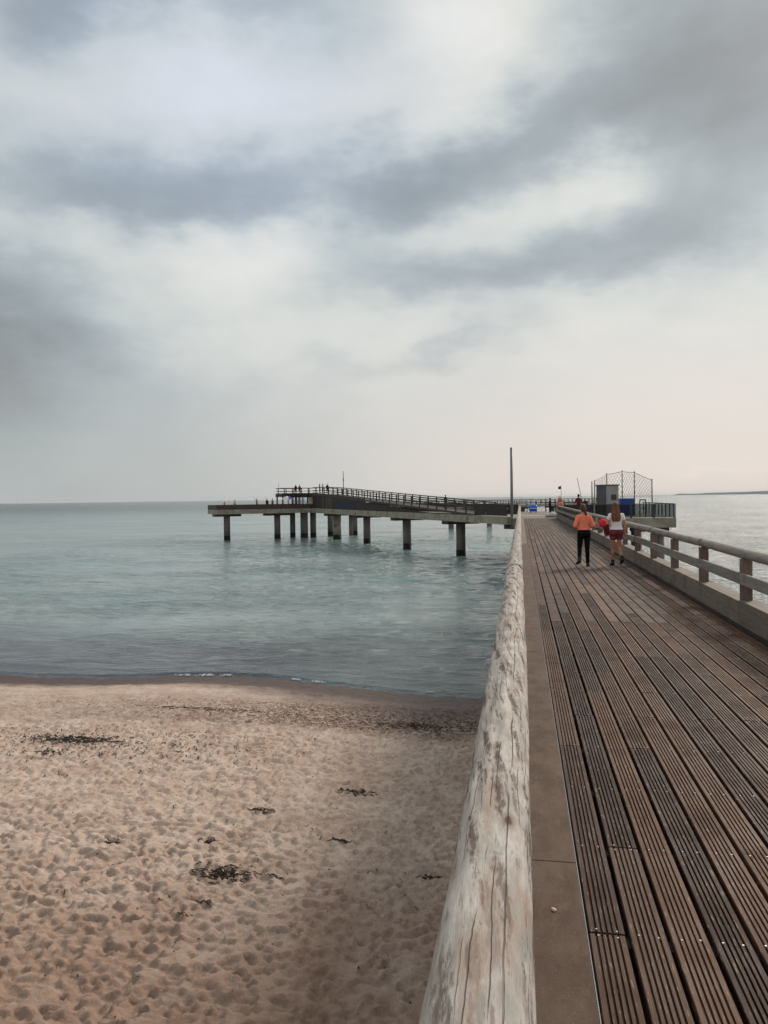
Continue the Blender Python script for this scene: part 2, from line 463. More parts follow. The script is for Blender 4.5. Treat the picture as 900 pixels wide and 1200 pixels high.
def make_deck():
    m, t = new_mat('ribbed deck boards')
    p = pos(t)
    at = t.n('ShaderNodeAttribute', attribute_name='tint').outputs['Fac']
    sh = t.n('ShaderNodeCombineXYZ', i={0: t.m('MULTIPLY', at, 37.), 1: t.m('MULTIPLY', at, 91.), 2: t.m('MULTIPLY', at, 13.)})
    q = t.n('ShaderNodeVectorMath', operation='ADD', i={0: p, 1: sh.outputs[0]}).outputs[0]
    g = t.noise(t.map(q, scale=(26, 1.1, 8)), 1.6, 8, .65, .8)
    fg = t.noise(t.map(q, scale=(150, 4, 40)), 1.2, 4, .6)
    bl = t.noise(q, 2.3, 6, .6)
    c = t.mix(t.rng(at, 0., 1.), C3(.027, .0095, .005), C3(.128, .062, .034))
    c = t.mix(t.m('MULTIPLY', t.rng(g, .40, .70), .38), c, C3(.165, .088, .054))
    c = t.mix(t.m('MULTIPLY', t.rng(bl, .5, .7), .5), c, C3(.048, .026, .018))
    c = t.mix(t.m('MULTIPLY', t.rng(fg, .54, .72), .6), c, C3(.018, .011, .009))
    c = t.mix(t.m('MULTIPLY', t.rng(t.noise(t.map(q, scale=(90, 9, 30)), 1.7, 3, .5), .60, .71), .75), c, C3(.30, .22, .17))  # pale streaks paint highlights of the ribs into the board colour
    rg = t.rng(bl, .3, .7, .52, .72)
    finish(t, c, rg, bump(t, t.m('ADD', g, fg), .4, .004), .20)
    return m
M['deck'] = make_deck()

def make_log():
    m, t = new_mat('bleached log')
    uv = t.n('ShaderNodeUVMap', uv_map='UVMap').outputs[0]
    base = t.noise(t.map(uv, scale=(18, 5, 1)), 1., 8, .66, .3)
    c = t.mix(t.rng(base, .3, .7), C3(.32, .285, .255), C3(.55, .505, .465))
    blot = t.noise(t.map(uv, scale=(5, 3.2, 1)), 1.3, 6, .62)
    c = t.mix(t.m('MULTIPLY', t.rng(blot, .50, .68), .6), c, C3(.35, .30, .255))
    stain = t.noise(t.map(uv, scale=(9, 2.0, 1), loc=(3.3, 1.7, 0)), 1.2, 5, .6)
    c = t.mix(t.m('MULTIPLY', t.rng(stain, .50, .66), .7), c, C3(.33, .235, .185))
    green = t.noise(t.map(uv, scale=(6, 2.4, 1), loc=(9, 4, 0)), 1., 5, .7)
    c = t.mix(t.m('MULTIPLY', t.rng(green, .56, .70), .6), c, C3(.24, .255, .245))
    suv = t.n('ShaderNodeSeparateXYZ', i={0: uv})
    shear = t.n('ShaderNodeCombineXYZ', i={0: t.m('SUBTRACT', suv.outputs[0], t.m('MULTIPLY', suv.outputs[1], .10)), 1: suv.outputs[1], 2: 0.}).outputs[0]
    # draw-knife flecks: short slanting bark remains in rows
    fv = t.map(shear, scale=(30, 2.3, 1))
    fd = t.n('ShaderNodeVectorMath', operation='ADD', i={0: fv, 1: t.n('ShaderNodeVectorMath', operation='SCALE', i={0: t.noise(t.map(uv, scale=(36, 7, 1)), 1., 5, .7, 0, 1), 'Scale': .9}).outputs[0]}).outputs[0]
    vo = t.n('ShaderNodeTexVoronoi', feature='F1', i={'Vector': fd, 'Scale': 1., 'Randomness': .9})
    cellr = t.n('ShaderNodeSeparateColor', i={0: vo.outputs['Color']})
    keep = t.rng(cellr.outputs[0], .16, .30)
    along_ = t.n('ShaderNodeSeparateXYZ', i={0: uv}).outputs[1]
    dens = t.m('MULTIPLY', t.rng(along_, 1.0, 2.2, .75, 1.), t.rng(along_, 22., 34., 1., .35))
    edge = t.noise(t.map(uv, scale=(90, 20, 1)), 1., 4, .6)
    fleck = t.m('MULTIPLY', t.rng(t.m('ADD', vo.outputs['Distance'], t.m('MULTIPLY', t.m('SUBTRACT', edge, .5), 1.1)), .52, .10), t.m('MULTIPLY', keep, dens))
    c = t.mix(t.m('MULTIPLY', fleck, .92), c, C3(.085, .050, .034))
    kn = t.n('ShaderNodeTexVoronoi', feature='F1', i={'Vector': t.map(uv, scale=(9, 3.1, 1), loc=(1.7, .4, 0)), 'Scale': 1., 'Randomness': 1.})
    kd = t.m('ADD', kn.outputs['Distance'], t.m('MULTIPLY', t.m('SUBTRACT', edge, .5), .10))
    c = t.mix(t.m('MULTIPLY', t.rng(kd, .24, .06), .75), c, C3(.19, .12, .085))
    c = t.mix(t.m('MULTIPLY', t.rng(kd, .10, .05), .9), c, C3(.05, .035, .027))
    # drying cracks running with the grain
    wob = t.noise(t.map(uv, scale=(3., .75, 1), loc=(1.1, .2, 0)), 1.0, 5, .5)
    su = t.n('ShaderNodeSeparateXYZ', i={0: uv}).outputs[0]
    cracks = None
    for k, (u0, wd) in enumerate(((.105, .0016), (.135, .0011), (.158, .0011), (.178, .0009), (.077, .0009), (.199, .0008), (.05, .0012))):
        wk = t.noise(t.map(uv, scale=(0.01, .9 + .15 * k, 1), loc=(0, 7.1 * k, 0)), 1., 5, .55)
        dlt = t.m('ABSOLUTE', t.m('SUBTRACT', t.m('SUBTRACT', su, u0), t.m('MULTIPLY', t.m('SUBTRACT', wk, .5), .06)))
        gate = t.rng(t.noise(t.map(uv, scale=(.01, 1.5, 1), loc=(0, 3.3 * k + 1, 0)), 1., 3, .5), .40 if k == 0 else .50, .55)
        cr_ = t.m('MULTIPLY', t.rng(dlt, wd * 1.25, wd * .3), gate)
        cracks = cr_ if cracks is None else t.m('MAXIMUM', cracks, cr_)
    c = t.mix(t.m('MULTIPLY', cracks, .75), c, C3(.085, .042, .034))
    pit = t.rng(t.noise(t.map(uv, scale=(70, 38, 1)), 1., 3, .5), .66, .74)
    c = t.mix(t.m('MULTIPLY', pit, .5), c, C3(.16, .12, .10))
    gl_ = t.noise(t.map(uv, scale=(140, 15, 1)), 1., 6, .7)
    c = t.mix(t.m('MULTIPLY', t.rng(gl_, .52, .72), .5), c, C3(.22, .18, .15))
    f2 = t.n('ShaderNodeTexVoronoi', feature='F1', i={'Vector': t.n('ShaderNodeVectorMath', operation='ADD', i={0: t.map(shear, scale=(60, 5.5, 1), loc=(3, 5, 0)), 1: t.n('ShaderNodeVectorMath', operation='SCALE', i={0: t.noise(t.map(uv, scale=(40, 12, 1)), 1., 4, .65, 0, 1), 'Scale': 1.0}).outputs[0]}).outputs[0], 'Scale': 1., 'Randomness': 1.})
    k2 = t.rng(t.n('ShaderNodeSeparateColor', i={0: f2.outputs['Color']}).outputs[1], .30, .45)
    fl2 = t.m('MULTIPLY', t.rng(f2.outputs['Distance'], .42, .12), t.m('MULTIPLY', k2, dens))
    c = t.mix(t.m('MULTIPLY', fl2, .75), c, C3(.15, .10, .075))
    fleck = t.m('MAXIMUM', fleck, t.m('MULTIPLY', fl2, .7))
    h = t.m('SUBTRACT', t.m('MULTIPLY', base, .35), t.m('ADD', t.m('MULTIPLY', fleck, .28), t.m('MULTIPLY', cracks, 1.)))
    h = t.m('ADD', h, t.m('MULTIPLY', t.noise(t.map(uv, scale=(160, 14, 1)), 1., 4, .6), .25))
    finish(t, c, .8, bump(t, h, .9, .010), .25)
    return m
M['log'] = make_log()

def make_strip():
    m, t = new_mat('smooth brown edge boards')
    p = pos(t)
    a = t.noise(t.map(p, scale=(4, 2.2, 2)), 1.4, 6, .6)
    b = t.noise(t.map(p, scale=(9, 1.0, 2)), 1.1, 5, .6, .6)
    f = t.noise(t.map(p, scale=(6, 60, 6)), 1.6, 4, .6)
    c = t.mix(t.rng(a, .35, .66), C3(.082, .047, .030), C3(.128, .082, .058))
    c = t.mix(t.m('MULTIPLY', t.rng(b, .53, .68), .6), c, C3(.105, .058, .033))
    c = t.mix(t.m('MULTIPLY', t.rng(f, .5, .7), .25), c, C3(.09, .065, .05))
    dust = t.noise(t.map(p, scale=(7, 3.2, 2), loc=(2, 5, 1)), 1.5, 8, .7, .3)
    c = t.mix(t.m('MULTIPLY', t.rng(dust, .52, .72), .55), c, C3(.20, .145, .110))
    dk_ = t.noise(t.map(p, scale=(14, 5, 2), loc=(8, 1, 4)), 1.3, 7, .7)
    c = t.mix(t.m('MULTIPLY', t.rng(dk_, .56, .70), .65), c, C3(.055, .034, .023))
    sp_ = t.noise(p, 120, 3, .6)
    c = t.mix(t.m('MULTIPLY', t.rng(sp_, .64, .70), .7), c, C3(.30, .25, .21))
    c = t.mix(t.m('MULTIPLY', t.rng(sp_, .34, .28), .6), c, C3(.04, .025, .018))
    finish(t, c, t.rng(dust, .3, .7, .62, .82), bump(t, t.m('ADD', a, t.m('MULTIPLY', f, .3)), .35, .005), .2)
    return m
M['strip'] = make_strip()

def make_sand():
    m, t = new_mat('beach sand')
    p = pos(t)
    sx = t.n('ShaderNodeSeparateXYZ', i={0: p})
    grain = t.noise(p, 95, 3, .6)
    a = t.noise(p, 1.1, 7, .62)
    b = t.noise(p, 6.5, 6, .62)
    c = t.mix(t.rng(a, .34, .66), C3(.47, .345, .28), C3(.61, .485, .41))
    c = t.mix(t.m('MULTIPLY', t.rng(b, .42, .70), .45), c, C3(.34, .235, .18))
    c = t.mix(t.m('MULTIPLY', t.rng(grain, .5, .66), .42), c, C3(.20, .135, .10))
    gr2 = t.noise(p, 34, 4, .65)
    c = t.mix(t.m('MULTIPLY', t.rng(gr2, .5, .68), .40), c, C3(.27, .185, .14))
    c = t.mix(t.m('MULTIPLY', t.rng(gr2, .46, .34), .35), c, C3(.62, .52, .44))
    darker = t.rng(t.m('ADD', sx.outputs[1], t.m('MULTIPLY', t.m('SUBTRACT', t.noise(p, .5, 5, .6), .5), 5.)), 11.5, 6.6)
    c = t.mix(t.m('MULTIPLY', darker, .62), c, C3(.215, .118, .075))  # vignette darkening painted into the near sand as a brown tone
    # litter band along the old tide line, heavier towards the pier
    nb = t.noise(t.map(p, scale=(.35, 1.2, 1)), 1.3, 6, .65, .4)
    yb = t.m('ADD', sx.outputs[1], t.m('MULTIPLY', t.m('SUBTRACT', nb, .5), 2.2))
    band = t.m('MULTIPLY', t.rng(yb, 18.0, 19.2), t.rng(yb, 22.6, 21.4))
    band = t.m('MULTIPLY', band, t.rng(sx.outputs[0], -15., -3.5, .30, 1.))
    speck = t.rng(t.noise(t.map(p, scale=(1, 2, 1)), 7, 7, .72, .5), .40, .56)
    c = t.mix(t.m('MULTIPLY', t.m('MULTIPLY', band, speck), .95), c, C3(.095, .052, .032))
    bits = t.rng(t.noise(t.map(p, scale=(1, 1.6, 1)), 15, 4, .7, .6), .67, .72)
    c = t.mix(t.m('MULTIPLY', bits, .7), c, C3(.06, .04, .028))
    wet = t.rng(t.m('ADD', sx.outputs[2], t.m('MULTIPLY', t.m('SUBTRACT', t.noise(t.map(p, scale=(.5, 1, 1)), 1.2, 5, .6), .5), .16)), t.rng(sx.outputs[0], -12., -2., .25, .52), .10)
    c = t.mix(wet, c, C3(.070, .038, .026))
    rough = t.m('SUBTRACT', .92, t.m('MULTIPLY', wet, .42))
    h = t.m('ADD', t.m('MULTIPLY', t.noise(p, 22, 6, .65), 1.), t.m('MULTIPLY', grain, .25))
    finish(t, c, rough, bump(t, h, t.m('SUBTRACT', .75, t.m('MULTIPLY', wet, .6)), .02), .3)
    return m
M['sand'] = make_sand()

def make_water():
    m, t = new_mat('sea water')
    p = pos(t)
    s = t.n('ShaderNodeSeparateXYZ', i={0: p})
    y = s.outputs[1]; x = s.outputs[0]
    slick = t.noise(t.map(p, scale=(.035, .06, 1)), 1., 5, .6, .6)
    right = t.rng(x, -6., 10.)
    chop = t.m('ADD', t.rng(slick, .38, .66, .30, .9), t.m('MULTIPLY', right, .8))
    w1 = t.noise(t.map(p, scale=(.55, 1.0, 1), rot=(0, 0, R(14))), .42, 4, .55, .4)      # long wavelets
    w2 = t.noise(t.map(p, scale=(.6, 1.0, 1), rot=(0, 0, R(-10))), 1.6, 5, .6, .5)
    w3 = t.noise(t.map(p, scale=(.7, 1.0, 1), rot=(0, 0, R(5))), 6.5, 4, .6, .3)
    h = t.m('ADD', t.m('MULTIPLY', w1, .75), t.m('ADD', t.m('MULTIPLY', w2, .34), t.m('MULTIPLY', w3, .085)))
    near = t.rng(y, 24., 60., .6, 1.)
    bm_ = bump(t, h, t.m('MULTIPLY', chop, near), 1.3)
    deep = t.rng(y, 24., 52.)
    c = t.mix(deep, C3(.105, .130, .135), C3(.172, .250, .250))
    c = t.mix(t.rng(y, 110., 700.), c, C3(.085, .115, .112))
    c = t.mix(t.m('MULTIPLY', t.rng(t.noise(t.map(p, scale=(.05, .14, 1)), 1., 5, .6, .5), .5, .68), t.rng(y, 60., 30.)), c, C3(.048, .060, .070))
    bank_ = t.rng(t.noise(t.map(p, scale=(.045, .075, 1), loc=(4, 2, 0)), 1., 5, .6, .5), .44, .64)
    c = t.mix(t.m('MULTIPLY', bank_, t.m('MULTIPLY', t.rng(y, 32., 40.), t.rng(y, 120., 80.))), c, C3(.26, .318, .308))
    c = t.mix(t.m('MULTIPLY', t.rng(x, 1., 14.), .7), c, C3(.23, .26, .255))  # sparkle of the choppy right side painted as lighter water
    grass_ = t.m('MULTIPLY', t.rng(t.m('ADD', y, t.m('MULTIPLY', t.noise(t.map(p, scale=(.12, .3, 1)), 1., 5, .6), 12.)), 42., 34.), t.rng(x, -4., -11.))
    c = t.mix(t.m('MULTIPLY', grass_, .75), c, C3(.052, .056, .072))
    rg = t.rng(y, 30., 500., .06, .26)
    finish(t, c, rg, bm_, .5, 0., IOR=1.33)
    return m
M['water'] = make_water()
def make_foam():
    m, t = new_mat('sea foam')
    p = pos(t)
    n_ = t.noise(p, 7, 5, .7)
    d = t.n('ShaderNodeBsdfDiffuse', i={'Color': C3(.72, .73, .72)})
    tr = t.n('ShaderNodeBsdfTransparent')
    mm = t.n('ShaderNodeMixShader', i={0: t.rng(n_, .40, .56), 1: tr.outputs[0], 2: d.outputs[0]})
    t.link(mm.outputs[0], t.n('ShaderNodeOutputMaterial').inputs[0])
    return m
M['foam'] = make_foam()
M['hill'] = mottled('distant wooded coast', C3(.028, .042, .055), C3(.042, .058, .07), .01, .9, 0, .1, .1)  # haze of distance partly painted in as a bluish base colour

# ------------------------------------------------------------------ beach and sea
def grid_mesh(name, xs, ys, Z, mat, smooth=True):
    nx, ny = len(xs), len(ys)
    X, Y = np.meshgrid(xs, ys)
    co = np.stack([X, Y, Z], -1).reshape(-1, 3).astype(np.float32)
    me = bpy.data.meshes.new(name)
    me.vertices.add(nx * ny); me.vertices.foreach_set('co', co.ravel())
    i = np.arange(nx * ny).reshape(ny, nx)
    q = np.stack([i[:-1, :-1], i[:-1, 1:], i[1:, 1:], i[1:, :-1]], -1).reshape(-1, 4).astype(np.int32)
    nf = len(q)
    me.loops.add(nf * 4); me.loops.foreach_set('vertex_index', q.ravel())
    me.polygons.add(nf)
    me.polygons.foreach_set('loop_start', np.arange(0, nf * 4, 4, dtype=np.int32))
    me.polygons.foreach_set('loop_total', np.full(nf, 4, dtype=np.int32))
    me.polygons.foreach_set('use_smooth', np.ones(nf, dtype=bool))
    me.update(calc_edges=True); me.validate()
    me.materials.append(mat)
    return link(name, me)
def spaced(a, b, d0, grow):                  # coordinates whose step grows by a factor
    out = [a]; d = d0
    while out[-1] < b: out.append(out[-1] + d); d *= grow
    return np.array(out)
def vnoise(X, Y, scale, octs=4, seed=0):     # value noise on arrays
    out = np.zeros_like(X); amp = 1.; tot = 0.
    for o in range(octs):
        g = np.random.default_rng(seed + o).random((257, 257))
        u = X * scale * 2 ** o; v = Y * scale * 2 ** o
        iu = np.floor(u).astype(int); iv = np.floor(v).astype(int)
        fu = u - iu; fv = v - iv
        fu = fu * fu * (3 - 2 * fu); fv = fv * fv * (3 - 2 * fv)
        a = g[iu % 257, iv % 257]; b = g[(iu + 1) % 257, iv % 257]; c = g[iu % 257, (iv + 1) % 257]; d = g[(iu + 1) % 257, (iv + 1) % 257]
        out += amp * ((a * (1 - fu) + b * fu) * (1 - fv) + (c * (1 - fu) + d * fu) * fv)
        tot += amp; amp *= .5
    return out / tot - .5
def shore_y(X): return 25.35 + .35 * np.exp(-((X + 9.5) / 4.) ** 2) - 1.25 / (1 + np.exp(-(X + 4.2) * 1.1)) + .28 * np.sin(X * .55 + 1.1) + .8 * vnoise(X + 300, X * 0 + 40.5, .16, 3, 5)

xs = np.concatenate([-spaced(24, 420, .4, 1.25)[::-1], np.arange(-23.6, -11., .05), np.arange(-11., 1.5, .03), np.arange(1.5, 3., .05), spaced(3., 420, .4, 1.25)])
ys = np.concatenate([-spaced(0, 300, 1., 1.3)[::-1], np.arange(.4, 4.6, .4), np.arange(5.0, 11, .026), np.arange(11, 12, .036), np.arange(12, 18, .05), np.arange(18, 28, .07), spaced(28, 60, .6, 1.2)])
X, Y = np.meshgrid(xs, ys)
SY = shore_y(X)
T = SY - Y
base = np.where(T > 0, .074 * np.minimum(T, 30) + .05 * np.clip(T - 1.2, 0, .8), .10 * T)
base = np.maximum(base, -2.2)
base += .09 * vnoise(X + 500, Y + 500, .45, 3, 20) * np.clip((T - 2) / 4, 0, 1)
pits = np.zeros_like(X); rims = np.zeros_like(X)
def stamp(px_, py_, rx, ry, an, dep):
    rr = max(rx, ry) * 1.45
    i0, i1 = np.searchsorted(xs, (px_ - rr, px_ + rr)); j0, j1 = np.searchsorted(ys, (py_ - rr, py_ + rr))
    if i1 - i0 < 2 or j1 - j0 < 2: return
    dx = X[j0:j1, i0:i1] - px_; dy = Y[j0:j1, i0:i1] - py_
    ca, sa = math.cos(an), math.sin(an)
    q = ((dx * ca + dy * sa) / rx) ** 2 + ((dy * ca - dx * sa) / ry) ** 2
    b = dep * np.clip(1 - q, 0, 1) ** .56
    np.maximum(pits[j0:j1, i0:i1], b, out=pits[j0:j1, i0:i1])
    rim = .30 * dep * np.exp(-((np.sqrt(q) - 1.12) / .22) ** 2)
    np.maximum(rims[j0:j1, i0:i1], rim, out=rims[j0:j1, i0:i1])
NP = 30000
pxs = rng.uniform(-23.5, 2.5, NP); pys = rng.uniform(5., 23.2, NP)
for a_, b_ in zip(pxs, pys):
    k = min(1., max(0., (22.6 - b_) / 4.5))
    if rng.random() > .25 + .75 * k: continue
    r_ = rng.uniform(.045, .085)
    stamp(a_, b_, r_ * rng.uniform(1.05, 1.7), r_, rng.uniform(-.5, 2.6), rng.uniform(.028, .066) * (.3 + .7 * k))
for _ in range(11000):
    a_, b_ = rng.uniform(-11, 1.4), rng.uniform(5.2, 15.5)
    r_ = rng.uniform(.028, .062); i_ = min(len(xs) - 1, np.searchsorted(xs, a_)); j_ = min(len(ys) - 1, np.searchsorted(ys, b_))
    sub_ = .5 * pits[j_, i_]
    i0, i1 = np.searchsorted(xs, (a_ - r_ * 1.5, a_ + r_ * 1.5)); j0, j1 = np.searchsorted(ys, (b_ - r_ * 1.5, b_ + r_ * 1.5))
    q_ = ((X[j0:j1, i0:i1] - a_) / (r_ * 1.35)) ** 2 + ((Y[j0:j1, i0:i1] - b_) / r_) ** 2
    pits[j0:j1, i0:i1] += rng.uniform(.008, .024) * np.clip(1 - q_, 0, 1)
micro = vnoise(X + 90, Y + 70, 5., 3, 31)
Z = base - pits + rims * (pits < .02) + .045 * micro + .016 * vnoise(X + 33, Y + 7, 13., 2, 61) * np.clip((T - 1.5) / 3, 0, 1) + .010 * vnoise(X + 11, Y + 17, 2.2, 2, 44) * np.clip((T - 1.5) / 3, 0, 1)
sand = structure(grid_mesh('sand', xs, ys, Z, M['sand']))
sand['label'] = 'pale brown trampled beach sand sloping down to the water'; sand['category'] = 'beach'
def sand_z(x, y):
    i = int(np.clip(np.searchsorted(xs, x), 1, len(xs) - 1)); j = int(np.clip(np.searchsorted(ys, y), 1, len(ys) - 1))
    return float(Z[j, i])

wx = np.concatenate([-spaced(62, 26000, 1., 1.22)[::-1], np.arange(-61.8, 12, .24), spaced(12, 26000, .6, 1.22)])
wy = np.concatenate([np.arange(20.5, 34, .09), spaced(34, 140, .1, 1.0045)[:-1], spaced(140, 26000, .6, 1.09)])
WX, WY = np.meshgrid(wx, wy)
WS = shore_y(WX)
wv = .10 * np.exp(-((WY - WS - .28 - .35 * vnoise(WX + 60, WX * 0 + 3.3, .30, 2, 71)) / .16) ** 2) * np.clip(.35 + 1.6 * (vnoise(WX + 200, WX * 0 + 9.1, .11, 3, 81) + .25), .1, 1.1)
wv += .045 * np.exp(-((WY - WS - 1.7 - .6 * vnoise(WX + 99, WX * 0 + 5.5, .2, 2, 72)) / .3) ** 2) * np.clip(vnoise(WX + 20, WX * 0 + 1.1, .14, 3, 82) + .5, 0, 1)
wv += .03 * vnoise(WX + 500, WY + 500, .35, 3, 90) * np.exp(-np.maximum(WY - 30, 0) / 60) * np.clip((WY - WS) / 2., 0, 1)
chopz = (.10 * vnoise(WX * .6 + 900 + .3 * WY, WY + 900, .42, 2, 101) + .085 * vnoise(WX * .7 + 300 - .2 * WY, WY + 100, 1.25, 2, 111))
calm = .45 + 1.3 * np.clip(vnoise(WX + 40, WY * 1.6 + 7, .035, 3, 121) + .28, 0, .8)
pierd = np.exp(-(((WX + 18) * .847 + (WY - 102) * .532) / 16.) ** 2) * (WY > 55)
wv += (1.4 + 1.5 * pierd) * chopz * calm * np.clip((WY - WS - 1.) / 5., 0, 1) * np.clip((150 - WY) / 40, 0, 1)
wv *= (WX > -63) & (WX < 60)
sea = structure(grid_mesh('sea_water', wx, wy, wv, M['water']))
sea['label'] = 'calm grey green sea reaching to the horizon'; sea['category'] = 'sea'

fm = MB()
for px0, px1, wmax in ((192, 214, .05), (216, 240, .08), (246, 262, .05), (338, 352, .03), (366, 384, .04)):
    a_, b_ = at_z(px0, 799, 0).x, at_z(px1, 799, 0).x
    n_ = max(6, int((b_ - a_) / .06)); pts = []
    for k in range(n_ + 1):
        x_ = a_ + (b_ - a_) * k / n_
        yy = float(shore_y(np.array([x_]))[0]) + .06 + .10 * mnoise.noise((x_ * 2.2, 3.1, 0)); wd = wmax * math.sin(PI * k / n_) ** .5 * (.6 + .6 * abs(mnoise.noise((x_ * 5, 1, 2)))) + .004
        pts.append((x_, yy, wd))
    vs = []; fs = []
    for k, (x_, yy, wd) in enumerate(pts):
        vs += [(x_, yy - wd, .022), (x_, yy - .3 * wd, .065), (x_, yy + .3 * wd, .075), (x_, yy + wd, .03)]
        if k:
            for c_ in range(3): fs.append((4 * k - 4 + c_, 4 * k + c_, 4 * k + c_ + 1, 4 * k - 3 + c_))
    fm.add(vs, fs)
fo = fm.build('sea_foam', M['foam'], None, True)
tag(fo, 'thin white foam streaks along the water edge', 'foam', None, 'stuff')

# far wooded coast on the right
hm = MB()
hv = []; hf = []
N_ = 90
for k in range(N_ + 1):
    px = 788 + (1500 - 788) * k / N_
    d_ = 7200.
    a_, _ = dirae(px, 580)
    h_ = 9 + 20 * min(1, k / 14.) + 6 * mnoise.noise((k * .23, 1.7, 0)) + 3 * mnoise.noise((k * .9, 4.7, 0))
    if k == 0: h_ = .5
    for dd, hh in ((0, -1), (60, h_ * .75), (300, h_), (900, h_ * .6), (1500, -1)):
        hv.append((math.sin(a_) * (d_ + dd), math.cos(a_) * (d_ + dd), hh))
    if k:
        for c_ in range(4): hf.append((5 * k - 5 + c_, 5 * k + c_, 5 * k + c_ + 1, 5 * k - 4 + c_))
hm.add(hv, hf)
hl = structure(hm.build('hills', M['hill'], None, True))
hl['label'] = 'low blue wooded coast far off on the horizon'; hl['category'] = 'hills'

# ------------------------------------------------------------------ the near walkway
PX0, PX1 = .262, 2.86                        # boarded width
YEND = 64.0
JOIST, J0 = .8067, 3.232
walk = thing('pier_walkway', 'long ribbed brown plank walkway running out to sea', 'pier', (1.5, 20, DECK))
NPL = 16
pitch = (PX1 - PX0) / NPL
pw = pitch - .021
dk = MB(); sc_ = MB(); dkf = MB()
def plank(mb, x0, wd, y0, y1, z, tint, grooves):
    t_ = .032
    if grooves:
        pr = [(0, -t_), (0, -.003), (.003, 0)]
        ng, gw, gd = 5, .0078, .011
        span = wd * .62; st = (wd - span) / 2
        for k in range(ng):
            c_ = st + span * k / (ng - 1)
            pr += [(c_ - gw * .62, 0), (c_ - gw * .36, -gd), (c_ + gw * .36, -gd), (c_ + gw * .62, 0)]
        pr += [(wd - .003, 0), (wd, -.003), (wd, -t_)]
    else:
        pr = [(0, -t_), (0, 0), (wd, 0), (wd, -t_)]
    n = len(pr)
    dz = random.uniform(-.0012, .0012); sk = random.uniform(-.0016, .0016)
    vs = [(x0 + a, y0, z + b + dz) for a, b in pr] + [(x0 + a + sk, y1, z + b - dz) for a, b in pr]
    fs = [(k, k + 1, n + k + 1, n + k) for k in range(n - 1)] + [tuple(range(n)), tuple(range(2 * n - 1, n - 1, -1))]
    mb.add(vs, fs, tint)
for r_ in range(NPL):
    x0 = PX0 + r_ * pitch
    off = (0, 1, 2, 0, 1, 2, 0, 1, 2, 0, 1, 2, 0, 1, 2, 0)[r_]
    if r_ in (6, 9, 13): off = (off + 1) % 3
    j = off - 9
    y = J0 + j * JOIST
    while y < YEND:
        step = 3 if random.random() < .72 else 6
        y1 = min(y + step * JOIST, YEND)
        tint = min(1, max(0, random.gauss(.42, .27)))
        gro = y < 10.5
        xo = random.uniform(-.0018, .0018)
        plank(dk if gro else dkf, x0 + xo, pw, y + .0065, y1 - .0065, DECK, tint, gro)
        if y < 9:
            jy = y
            while jy <= y1 + .01:
                for sd in ((.022,) if jy <= y + .01 else (-.022,) if jy >= y1 - .01 else (0.,)):
                    for fx in (.24, .78):
                        sy_ = jy + sd + random.uniform(-.006, .006)
                        if sy_ > 1.5:
                            cx_ = x0 + pw * fx + random.uniform(-.004, .004)
                            sc_.tube((cx_, sy_, DECK - .003), (cx_, sy_, DECK + .0016), .0052, .0044, 8)
                jy += JOIST
        y = y1
dk.build('boards', M['deck'], walk, fix=True)
o = dkf.build('outer_boards', M['deck'], walk, fix=True)
sc_.build('screws', M['screw'], walk)['kind'] = 'stuff'
sub = MB()
yk = J0 - 9 * JOIST
while yk < YEND:
    sub.box((1.53, yk, DECK - .032 - .07), (2.9, .07, .136)); yk += JOIST
sub.build('joists', M['dark_wood'], walk)
gd = MB()
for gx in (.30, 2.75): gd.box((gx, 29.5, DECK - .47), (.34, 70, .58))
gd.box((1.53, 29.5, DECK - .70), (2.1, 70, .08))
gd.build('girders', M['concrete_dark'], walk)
for k in range(5):
    yc = 5 + 13.2 * k
    for gx in (.35, 2.7):
        zz = min(sand_z(gx, yc) if yc < 50 else -2., 1.5) - .6
        p_ = MB(); p_.tube((gx, yc, zz), (gx, yc, DECK - .98), .30, .30, 20); p_.build('column', M['column'], walk, True)
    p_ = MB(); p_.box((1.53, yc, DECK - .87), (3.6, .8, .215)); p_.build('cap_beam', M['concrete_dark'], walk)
# left edge boards (smooth), in lengths
KZ = DECK + .075
ys_ = [-3.2, 3.66 - 5.0, 3.66 - 5.0 + 4.98, 8.62, 13.6, 18.6, 23.6]
ys_ = [-6.0, -1.3, 3.68, 8.66, 13.64, 18.62, 23.6, 28.6]
for a_, b_ in zip(ys_[:-1], ys_[1:]):
    e_ = MB(); e_.box((.055 + random.uniform(-.002, .002), (a_ + b_) / 2, KZ - .06), (.37, b_ - a_ - .006, .12), 0, .004)
    e_.build('edge_board', M['strip'], walk)
e_ = MB(); e_.box((.055, (28.6 + YEND) / 2, KZ - .075), (.37, YEND - 28.6 - .01, .13), 0, .004); e_.build('edge_board', M['kerb_wood'], walk)
e_ = MB(); e_.box((.2425, 10.9, KZ - .045), (.004, 35, .088)); e_.build('edge_highlight', M['steel'], walk)  # added pale strip standing in for the highlight on the board edge

